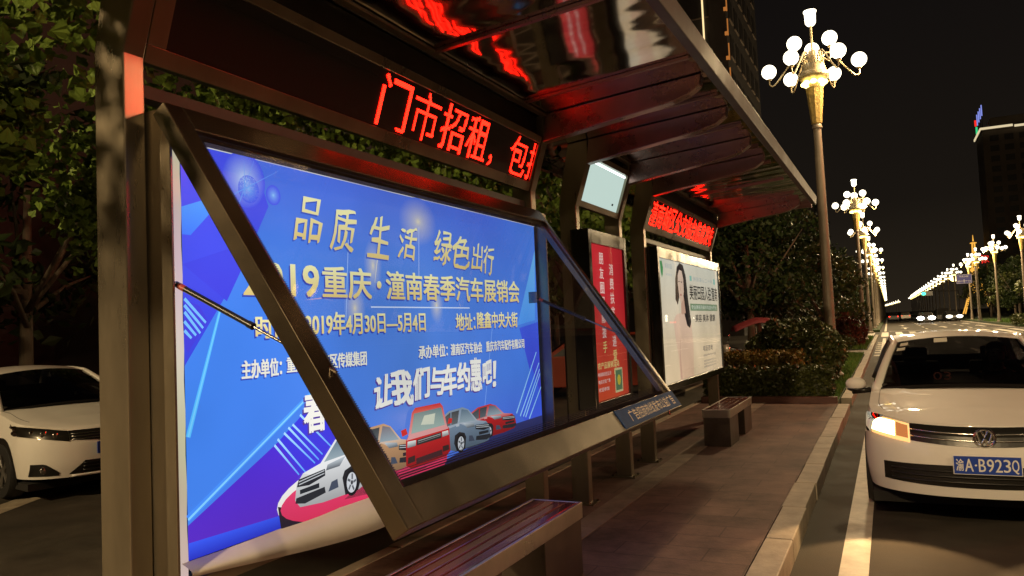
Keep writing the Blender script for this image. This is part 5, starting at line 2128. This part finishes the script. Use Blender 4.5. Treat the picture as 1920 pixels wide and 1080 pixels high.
def scooter(label, x, y, rz, paint, umbrella):
    t = thing('scooter', label, 'scooter', (0, 0, 0))
    for yy in (-0.62, 0.62):
        b = MB()
        b.lathe([(0.13, -0.04), (0.20, -0.05), (0.225, 0.0), (0.20, 0.05), (0.13, 0.04)], (0, yy, 0.225), M['tyre'], 20, 'x')
        b.lathe([(0.0, 0.03), (0.13, 0.035)], (0, yy, 0.225), M['rim'], 14, 'x')
        b.lathe([(0.0, -0.03), (0.13, -0.035)], (0, yy, 0.225), M['rim'], 14, 'x')
        b.build('wheel', t, smooth=True, angle=40)
    b = MB()
    b.tube([(0, 0.62, 0.45), (0, 0.35, 0.62), (0, 0.1, 0.58), (0, -0.05, 0.34), (0, -0.30, 0.30), (0, -0.44, 0.42), (0, -0.50, 0.80), (0, -0.46, 0.98)], [0.10, 0.17, 0.16, 0.14, 0.15, 0.16, 0.15, 0.10], paint, 12)
    b.tube([(0, -0.62, 0.46), (0, -0.50, 0.60)], [0.12, 0.10], paint, 10)
    b.build('body', t, smooth=True)
    b = MB()
    b.tube([(0, 0.62, 0.68), (0, 0.35, 0.77), (0, 0.05, 0.72)], [0.10, 0.14, 0.10], M['black'], 12)
    b.build('seat', t, smooth=True)
    b = MB()
    b.tube([(-0.33, -0.40, 1.06), (-0.12, -0.47, 1.04), (0.12, -0.47, 1.04), (0.33, -0.40, 1.06)], 0.02, M['black'], 8)
    b.tube([(-0.25, -0.44, 1.05), (-0.32, -0.46, 1.22)], 0.008, M['black'], 6)
    b.tube([(0.25, -0.44, 1.05), (0.32, -0.46, 1.22)], 0.008, M['black'], 6)
    b.build('handlebar', t, smooth=True)
    b = MB()
    b.sphere((0, -0.60, 0.86), 0.075, M['chrome'], 12, 8, (1, 0.5, 1))
    b.build('headlight', t, smooth=True)
    for sx in (-0.30, 0.30):
        b = MB()
        b.sphere((sx * 1.1, -0.46, 1.24), 0.055, M['chrome'], 10, 6, (1, 0.35, 0.7))
        b.build('mirror', t, smooth=True)
    if umbrella:
        b = MB()
        b.tube([(0, -0.45, 1.0), (0, -0.40, 1.66)], 0.014, M['chrome'], 6)
        b.build('umbrella_pole', t)
        b = MB()
        b.grid(lambda a, k: (0.42 * (k * 2 - 1), -0.80 + 1.05 * a, 1.72 - 0.16 * (k * 2 - 1) ** 2 - 0.42 * max(0, a - 0.35) ** 1.3 - 0.10 * max(0, 0.3 - a)), 12, 8, M['red_cloth'])
        u_ = b.build('umbrella_canopy', t, smooth=True)
        s2 = u_.modifiers.new('thickness', 'SOLIDIFY')
        s2.thickness = 0.012
    t.location = (x, y, 0.0)
    t.rotation_euler = (0, 0, rz)
    return t


scooter('red scooter with a red rain umbrella parked beside the round bush', -3.95, 23.6, 1.9, M['red_paint'], True)
scooter('silver scooter parked between the white van and the red scooter', -4.7, 22.6, 1.3, M['silver'], False)


def simple_vehicle(label, name, cat, x, y, rz, paint, Lh, Wd, Ht, van=False, lights=None, tail=None, group=None):
    t = thing(name, label, cat, (0, 0, 0), 0, group)
    w = Wd / 2
    prof = [(0, .25), (0, .62), (.12, .80), (1.0, .98), (1.75, Ht), (3.3, Ht), (4.0, 1.02), (Lh, .98), (Lh, .28)] if not van else [(0, .30), (0, .85), (.25, 1.05), (.9, 1.30 * Ht / 1.9), (1.35, Ht), (Lh - .1, Ht), (Lh, 1.2), (Lh, .30)]
    b = MB()
    n = len(prof)
    v = []
    for xx, k in ((-w, 0), (-w * .96, 1), (w * .96, 1), (w, 0)):
        for (yy, zz) in prof:
            sh = 0.0 if k else 0.0
            tw = 1.0 if zz < 1.0 else 1 - 0.17 * (zz - 1.0) / max(0.3, Ht - 1.0)
            v.append((xx * tw, yy + (0.06 if (not k and yy < 1) else 0), zz))
    f = []
    for i in range(3):
        for k in range(n):
            k2 = (k + 1) % n
            f.append((i * n + k, (i + 1) * n + k, (i + 1) * n + k2, i * n + k2))
    f.append(tuple(range(n)))
    f.append(tuple(3 * n + k for k in range(n - 1, -1, -1)))
    b.add(v, f, paint)
    b.build('body', t, bevel=0.05)
    b = MB()
    gy = 0.90 * w
    if van:
        b.add([(-gy * .88, .28 + .03, 1.10), (gy * .88, .28 + .03, 1.10), (gy * .8, 1.27, Ht - .1), (-gy * .8, 1.27, Ht - .1)], [(0, 1, 2, 3)], M['black'])
        b.v = [(p[0], p[1] - 0.05, p[2] + 0.04) for p in b.v]
        for sx in (-1, 1):
            b.add([(sx * w * 1.0, 1.2, 1.1), (sx * w * 1.0, Lh - .3, 1.1), (sx * w * .90, Lh - .3, Ht - .2), (sx * w * .90, 1.5, Ht - .2)], [(0, 1, 2, 3)], M['black'])
    else:
        b.add([(-gy * .9, 1.05, 1.02), (gy * .9, 1.05, 1.02), (gy * .8, 1.70, Ht - .05), (-gy * .8, 1.70, Ht - .05)], [(0, 1, 2, 3)], M['black'])
        b.v = [(p[0], p[1] - 0.03, p[2] + 0.03) for p in b.v]
        for sx in (-1, 1):
            b.add([(sx * (w + .004), 1.2, 1.0), (sx * (w + .004), 3.8, 1.02), (sx * (w * .86 + .006), 3.2, Ht - .06), (sx * (w * .86 + .006), 1.85, Ht - .06)], [(0, 1, 2, 3)], M['black'])
    b.build('windows', t)
    for sx in (-1, 1):
        for yy in (.85, Lh - .85):
            b = MB()
            b.lathe([(0.0, -0.09), (0.30, -0.09), (0.32, 0), (0.30, 0.09), (0.0, 0.09)], (sx * (w - .08), yy, .32), M['tyre'], 16, 'x')
            b.build('wheel', t)
    for sx in (-1, 1):
        b = MB()
        b.sphere((sx * (w - .24), 0.03, (.68 if not van else .78)), 0.34 if lights else 0.11, lights or M['lamp_in'], 10, 7, (1.3, 0.6, 0.7))  # lit headlights oversized, their glare put into the sphere's shape
        b.build('headlight', t, smooth=True)
        b = MB()
        b.sphere((sx * (w - .2), Lh - 0.01, .82), 0.10, tail or M['amber'], 10, 7, (1.2, 0.5, 0.8))
        b.build('tail_light', t, smooth=True)
    t.location = (x, y, 0.0)
    t.rotation_euler = (0, 0, rz)
    return t


M['car_dark'] = mat('dark_car_paint', (0.03, 0.03, 0.032), 0.3, 0.2, coat=0.6)
M['head_far'] = emat('far_headlight_glare', (1.0, 0.90, 0.74), 40.0)
M['tail_far'] = emat('tail_light_red', (1.0, 0.02, 0.01), 8.0, False)
M['tail_dim'] = emat('tail_light_dim', (1.0, 0.05, 0.02), 2.0, False)
simple_vehicle('pale grey van parked by the service road, cut by the white poster box', 'van', 'van', -6.3, 27.0, 0.35, M['van_white'], 4.4, 1.7, 1.95, True)
simple_vehicle('oncoming car with both headlights glaring on the far carriageway', 'oncoming_car', 'car', 4.6, 118.0, 0.0, M['car_dark'], 4.5, 1.8, 1.45, False, M['head_far'])
simple_vehicle('dark car with pale lights right of the oncoming headlights', 'distant_car', 'car', 8.6, 128.0, 0.1, M['car_dark'], 4.5, 1.8, 1.5, False, M['globe'])
simple_vehicle('dark van beside the oncoming car, its lights off', 'distant_van', 'van', 7.6, 134.0, 0.0, M['car_dark'], 4.6, 1.9, 2.0, True)
simple_vehicle('car driving away with small red tail lights at the road end', 'distant_car', 'car', 0.9, 165.0, PI, M['car_dark'], 4.5, 1.8, 1.5, False, None, M['tail_far'])
simple_vehicle('white car far away in the left lane beside the red tail lights', 'distant_car', 'car', 3.2, 180.0, PI, M['silver'], 4.5, 1.8, 1.5, False, None, M['tail_dim'])
simple_vehicle('dark red car parked beyond the right verge hedge', 'distant_car', 'car', 21.0, 96.0, PI, M['red_paint'], 4.5, 1.8, 1.5, False, None, M['tail_far'])
# taxi seen through the door glass, behind the shelter
simple_vehicle('red car with a lit tail light, seen dimly through the door glass', 'parked_car', 'car', -8.6, 17.5, -1.35, M['red_paint'], 4.4, 1.75, 1.5, False, None, M['tail_dim'])


# ================================================================== BUILDINGS AND FAR LIGHTS
M['wall_dark'] = mat('dark_facade', (0.022, 0.018, 0.016), 0.8, 0, var=0.25, scale=0.4)
M['wall_brown'] = mat('brown_facade', (0.10, 0.076, 0.058), 0.8, 0, var=0.2, scale=0.2)
M['wall_red'] = mat('dark_red_facade', (0.030, 0.012, 0.010), 0.8, 0, var=0.25, scale=0.4)
M['window_dark'] = mat('dark_window', (0.014, 0.012, 0.011), 0.5, var=0.3)
M['window_dim'] = emat('dim_window', (0.20, 0.15, 0.08), 0.25, False)
M['warm_line'] = emat('warm_light_line', (1.0, 0.74, 0.36), 1.3, False)
M['amber_line'] = emat('amber_light_line', (1.0, 0.34, 0.07), 0.42, False)
M['eave_line'] = emat('eave_light', (1.0, 0.82, 0.50), 0.75, False)
M['gold'] = emat('gold_lights', (1.0, 0.48, 0.07), 1.1, False)
M['added_sign_red'] = emat('added_sign_glow', (1.0, 0.02, 0.01), 45.0)  # unseen sign, added for a red reflection on the nearest post
M['redsign'] = emat('red_sign_light', (1.0, 0.03, 0.02), 1.1, False)
M['greenlit'] = emat('green_signal', (0.05, 1.0, 0.55), 4.0, False)
M['flood'] = emat('flood_light', (1.0, 0.72, 0.28), 6.0, False)
M['blue_sign_lit'] = emat('blue_roof_letters', (0.30, 0.36, 1.0), 0.8, False)
M['green_logo'] = emat('green_roof_logo', (0.05, 0.8, 0.28), 0.8, False)
M['sign_blue'] = mat('road_sign_blue', (0.022, 0.026, 0.30), 0.45, 0)
M['sign_white'] = mat('road_sign_white', (0.7, 0.7, 0.7), 0.5)


def facade(t, face, a0, a1, z0, z1, nx, nz, pos, m=None, lit=0.0, rnd=None, grow=0.62):
    """rows of recess-trimmed windows on an x- or y-facing wall; each window a frame with its pane"""
    w = (a1 - a0) / nx
    h = (z1 - z0) / nz
    for i in range(nx):
        for j in range(nz):
            u0 = a0 + w * (i + .5 - grow / 2)
            u1 = a0 + w * (i + .5 + grow / 2)
            v0 = z0 + h * (j + .22)
            v1 = z0 + h * (j + .80)
            mm = M['window_dim'] if rnd and rnd.random() < lit else M['window_dark']
            b = MB()
            if face == '+x':
                b.box(pos + .002, pos + 0.06, u0, u1, v0, v1, mm)
                b.box(pos + .002, pos + 0.14, u0 - .1, u1 + .1, v0 - .12, v0 - .002, M['wall_brown'])
            else:
                b.box(u0, u1, pos - 0.06, pos - .002, v0, v1, mm)
                b.box(u0 - .1, u1 + .1, pos - 0.14, pos - .002, v0 - .12, v0 - .002, M['wall_brown'])
            b.build('window', t)


rb = random.Random(9)


def building(label, x0, x1, y0, y1, H, wm, win_x=None, win_y=None, lit=0.03, band=True, group=None):
    t = thing('building', label, 'building', ((x0 + x1) / 2, (y0 + y1) / 2, 0.0), 0, group)
    b = MB()
    b.box(x0, x1, y0, y1, -0.02, H, wm)
    b.build('wall', t)
    b = MB()
    b.box(x0 - .3, x1 + .3, y0 - .3, y1 + .3, H + .002, H + 0.7, wm)
    b.build('parapet', t)
    if win_x:
        facade(t, '+x', y0 + 1, y1 - 1, 4.2, H - 1, win_x[0], win_x[1], x1, None, lit, rb)
    if win_y:
        facade(t, '-y', x0 + 1, x1 - 1, 4.2, H - 1, win_y[0], win_y[1], y0, None, lit, rb)
    return t


building('dark red low block beyond the service road, behind the parked white sedan', -36, -24, -8, 22, 13, M['wall_red'], None, None, 0.02)
building('dark block behind the trees at the middle of the shelter', -40, -25, 26, 52, 24, M['wall_dark'], (7, 6), (4, 6), 0.04)
tw = building('tall dark tower with glowing vertical light lines above the shelter canopy', -40, -12.8, 78, 100, 60, M['wall_dark'], (6, 14), (6, 14), 0.0)
for k, (x, zlo) in enumerate([(-18.5, 32.0), (-15.1, 26.4)]):
    b = MB()
    b.box(x, x + 0.14, 77.72, 77.9, zlo, 59.5, M['warm_line'])
    b.build('light_line', tw)
b = MB()
for k in range(14):
    z0 = 22.6 + k * 2.5
    b.box(-12.72, -12.62, 77.9, 78.02, z0, z0 + 1.7, M['amber_line'])
    b.box(-12.95, -12.64, 77.7, 77.88, z0, z0 + 0.35, M['amber_line'])
b.build('corner_light', tw)
mid = building('dark mid-rise block with one amber corner light behind the far street trees', -36, -17.7, 150, 185, 20.0, M['wall_dark'], (8, 6), (5, 6), 0.03)
b = MB()
b.box(-17.6, -17.3, 149.4, 149.65, 18.4, 20.9, M['amber_line'])
b.box(-18.6, -17.62, 149.4, 149.65, 20.5, 20.9, M['amber_line'])
b.build('corner_light', mid)
building('dark block far down the left side of the road', -34, -15, 190, 260, 30, M['wall_dark'], (8, 7), (4, 7), 0.03)
fw = building('distant dark block with a small white roof sign, left of the road', -24, -10.6, 250, 300, 14.2, M['wall_dark'], None, (6, 4), 0.06)
b = MB()
b.box(-12.6, -10.9, 249.4, 249.7, 15.0, 16.0, M['globe'])
b.box(-12.2, -11.9, 249.75, 249.9, 14.9, 15.4, M['dark'])
b.build('roof_sign', fw)
tw2 = building('tall brown tower at the right edge with a lit roof line', 26.8, 60, 250, 265.6, 51.2, M['wall_brown'], None, (9, 16), 0.0)
b = MB()
b.box(26.3, 34.0, 249.2, 249.45, 51.4, 52.0, M['eave_line'])
b.box(34.3, 60.0, 248.6, 248.85, 51.0, 51.6, M['eave_line'])
b.box(26.2, 26.45, 249.5, 266, 51.4, 52.0, M['eave_line'])
b.build('roof_line', tw2)
b = MB()
b.box(29, 56, 252, 264, 51.95, 55, M['wall_brown'])
b.build('roof_house', tw2)
b = MB()
for k in range(4):
    b.box(26.9 + 0.42 * k, 27.2 + 0.42 * k, 262.0, 262.2, 55.4 + k * 0.9, 58.6 + k * 0.9, M['blue_sign_lit'])
b.box(26.3, 26.8, 262.0, 262.2, 55.2, 57.0, M['redsign'])
b.box(26.5, 27.0, 262.0, 262.2, 52.8, 55.0, M['green_logo'])
for k in range(4):
    b.box(26.95 + 0.42 * k, 27.1 + 0.42 * k, 262.25, 262.4, 51.9, 57.5 + k * .9, M['dark'])
b.build('roof_sign', tw2)
building('dark block behind the right-hand street lamps', 30, 60, 130, 180, 20, M['wall_dark'], None, (7, 4), 0.03)

# golden lattice tower
et = thing('lattice_tower', 'golden lit lattice tower rising behind the right-hand street lamps', 'tower', (24.0, 265, 0))
b = MB()
ex, ey = 24.0, 265.0


def half(z):
    return 0.26 + 3.4 * (1 - z / 30.0) ** 2.1


for sx in (-1, 1):
    for sy in (-1, 1):
        b = MB()
        b.tube([(ex + sx * half(z), ey + sy * half(z), z * .735) for z in (0, 4, 8, 12, 16, 20, 25, 29)], 0.20, M['gold'], 6)
        b.build('leg', et)

b = MB()
for z0, z1 in ((8, 10), (10, 12), (12, 14), (14, 16), (16, 18), (18, 20), (20, 22), (22, 24), (24, 26)):
    for (sx, sy, tx, ty) in ((-1, -1, 1, -1), (1, -1, -1, -1), (-1, -1, -1, 1), (-1, 1, -1, -1)):
        b.tube([(ex + sx * half(z0), ey + sy * half(z0), z0 * .735), (ex + tx * half(z1), ey + ty * half(z1), z1 * .735)], 0.09, M['gold'], 5)
b.build('lattice', et)
b = MB()
b.box(ex - 1.2, ex + 1.2, ey - 1.2, ey + 1.2, 12.8, 13.5, M['gold'])
b.box(ex - .8, ex + .8, ey - .8, ey + .8, 21.0, 21.2, M['gold'])
b.tube([(ex, ey, 21.6), (ex, ey, 23.5)], [0.22, 0.06], M['gold'], 6)
b.build('platform', et)

# red neon board beside it
rs = thing('neon_sign', 'small glowing red sign board behind the right-hand lamps', 'sign', (20.2, 200, 0))
b = MB()
b.tube([(20.2, 200, 0.1), (20.2, 200, 11.5)], 0.12, M['dark'], 8)
b.build('pole', rs)
b = MB()
b.box(19.4, 21.0, 199.7, 199.95, 11.55, 13.6, M['dark'])
b.build('board', rs)
b = MB()
vs, ts, asp = glyphs('家', 0)
b.add([(19.5 + 1.4 * p[0], 199.68, 11.7 + 1.75 * p[1]) for p in vs], ts, M['redsign'])
b.box(19.45, 19.6, 199.6, 199.69, 11.6, 13.55, M['redsign'])
b.build('lettering', rs)

# unseen shop front across the road; red sign added to redden the shelter's steel
sf = building('shop building across the road with an added red sign, beyond the right of the photo', 25.5, 45, 12, 40, 15, M['wall_dark'], None, None)
b = MB()
b.box(25.2, 25.45, 19.5, 27.5, 9.5, 14.2, M['dark'])
b.build('added_sign_board', sf)
for q, ch in enumerate('家居'):
    b = MB()
    vs, ts, asp = glyphs(ch, 0)
    for d in (0, 0.10, 0.2):
        b.add([(25.18 - d * .05, 27.2 - q * 3.9 - (3.5 + d) * p[0], 9.9 + 3.9 * p[1]) for p in vs], ts, M['added_sign_red'])
    b.build('added_sign_letter', sf)

# blue road sign on a bracket
sg = thing('road_sign', 'blue direction sign on an arm reaching left from a right-hand pole', 'road sign', (10.2, 112.0, 0.18))
b = MB()
b.tube([(10.2, 112.0, 0.18), (10.2, 112.0, 7.0)], 0.11, M['pole'], 8)
b.build('pole', sg)
b = MB()
b.tube([(10.2, 111.95, 5.9), (8.0, 111.95, 5.9)], 0.05, M['pole'], 6)
b.tube([(10.2, 111.95, 5.1), (8.0, 111.95, 5.1)], 0.05, M['pole'], 6)
b.build('bracket', sg)
b = MB()
b.box(7.97, 9.7, 111.75, 111.85, 4.88, 6.05, M['sign_blue'])
b.build('panel', sg)
b = MB()
for (xa, xb, za, zb) in ((8.001, 9.669, 5.988, 6.016), (8.001, 9.669, 4.914, 4.942), (8.804, 8.866, 5.018, 5.396), (8.464, 9.206, 5.19, 5.231), (8.001, 8.026, 4.949, 5.981), (9.644, 9.669, 4.949, 5.981)):
    b.box(xa, xb, 111.735, 111.749, za, zb, M['sign_white'])
for body, xa, xb, za, zb in (('中央大街', 8.341, 9.329, 5.671, 5.892), ('潼南', 8.094, 8.433, 5.086, 5.293), ('车站', 9.267, 9.576, 5.086, 5.293)):
    vs, ts, asp = glyphs(body, 0.03)
    b.add([(xa + (xb - xa) * p[0], 111.74, za + (zb - za) * p[1]) for p in vs], ts, M['sign_white'])
b.build('sign_markings', sg)

# signal at the far crossing, flood light
ts_ = thing('traffic_light', 'traffic light glowing green over the oncoming headlights', 'traffic light', (6.0, 140, 0))
b = MB()
b.tube([(10.2, 140, 0.1), (10.2, 140, 4.6), (6.0, 140, 4.8)], 0.09, M['dark'], 8)
b.build('mast', ts_)
b = MB()
b.box(5.0, 6.6, 139.8, 140.1, 4.05, 4.75, M['black'])
b.build('housing', ts_)
b = MB()
b.sphere((5.3, 139.75, 4.4), 0.24, M['greenlit'], 10, 7, (1.3, .4, 1))
b.build('green_lens', ts_)
fl = thing('flood_light', 'single yellow flood light glowing low between the lamp rows', 'flood light', (11.8, 170, 0))
b = MB()
b.tube([(11.8, 170, 0.1), (11.8, 170, 7.2)], 0.08, M['dark'], 6)
b.build('mast', fl)
b = MB()
b.sphere((11.8, 170, 7.6), 0.62, M['flood'], 12, 8, (1.2, 0.6, 0.9))
b.build('lamp_head', fl)
for k, (x, y, z, m) in enumerate([(22.5, 120, 2.2, 'globe'), (27, 121, 1.9, 'globe'), (30, 122, 2.6, 'redsign'), (25.0, 120.5, 1.6, 'redsign')]):
    b = MB()
    b.box(x, x + (0.3 if m == 'globe' else 1.5), y, y + .2, z - 0.2, z + (0.9 if k == 1 else 0.1), M[m])
    b.box(x + 0.1, x + 0.2, y + .21, y + .3, 0.15, z, M['dark'])
    o = b.build('shop_light', None)
    tag(o, ['small white shop light beyond the right verge, leftmost', 'upright white shop light beyond the right verge', 'red shop light strip farthest right beyond the verge', 'low red shop light beyond the verge hedge'][k], 'light', 'shop lights beyond the right verge')
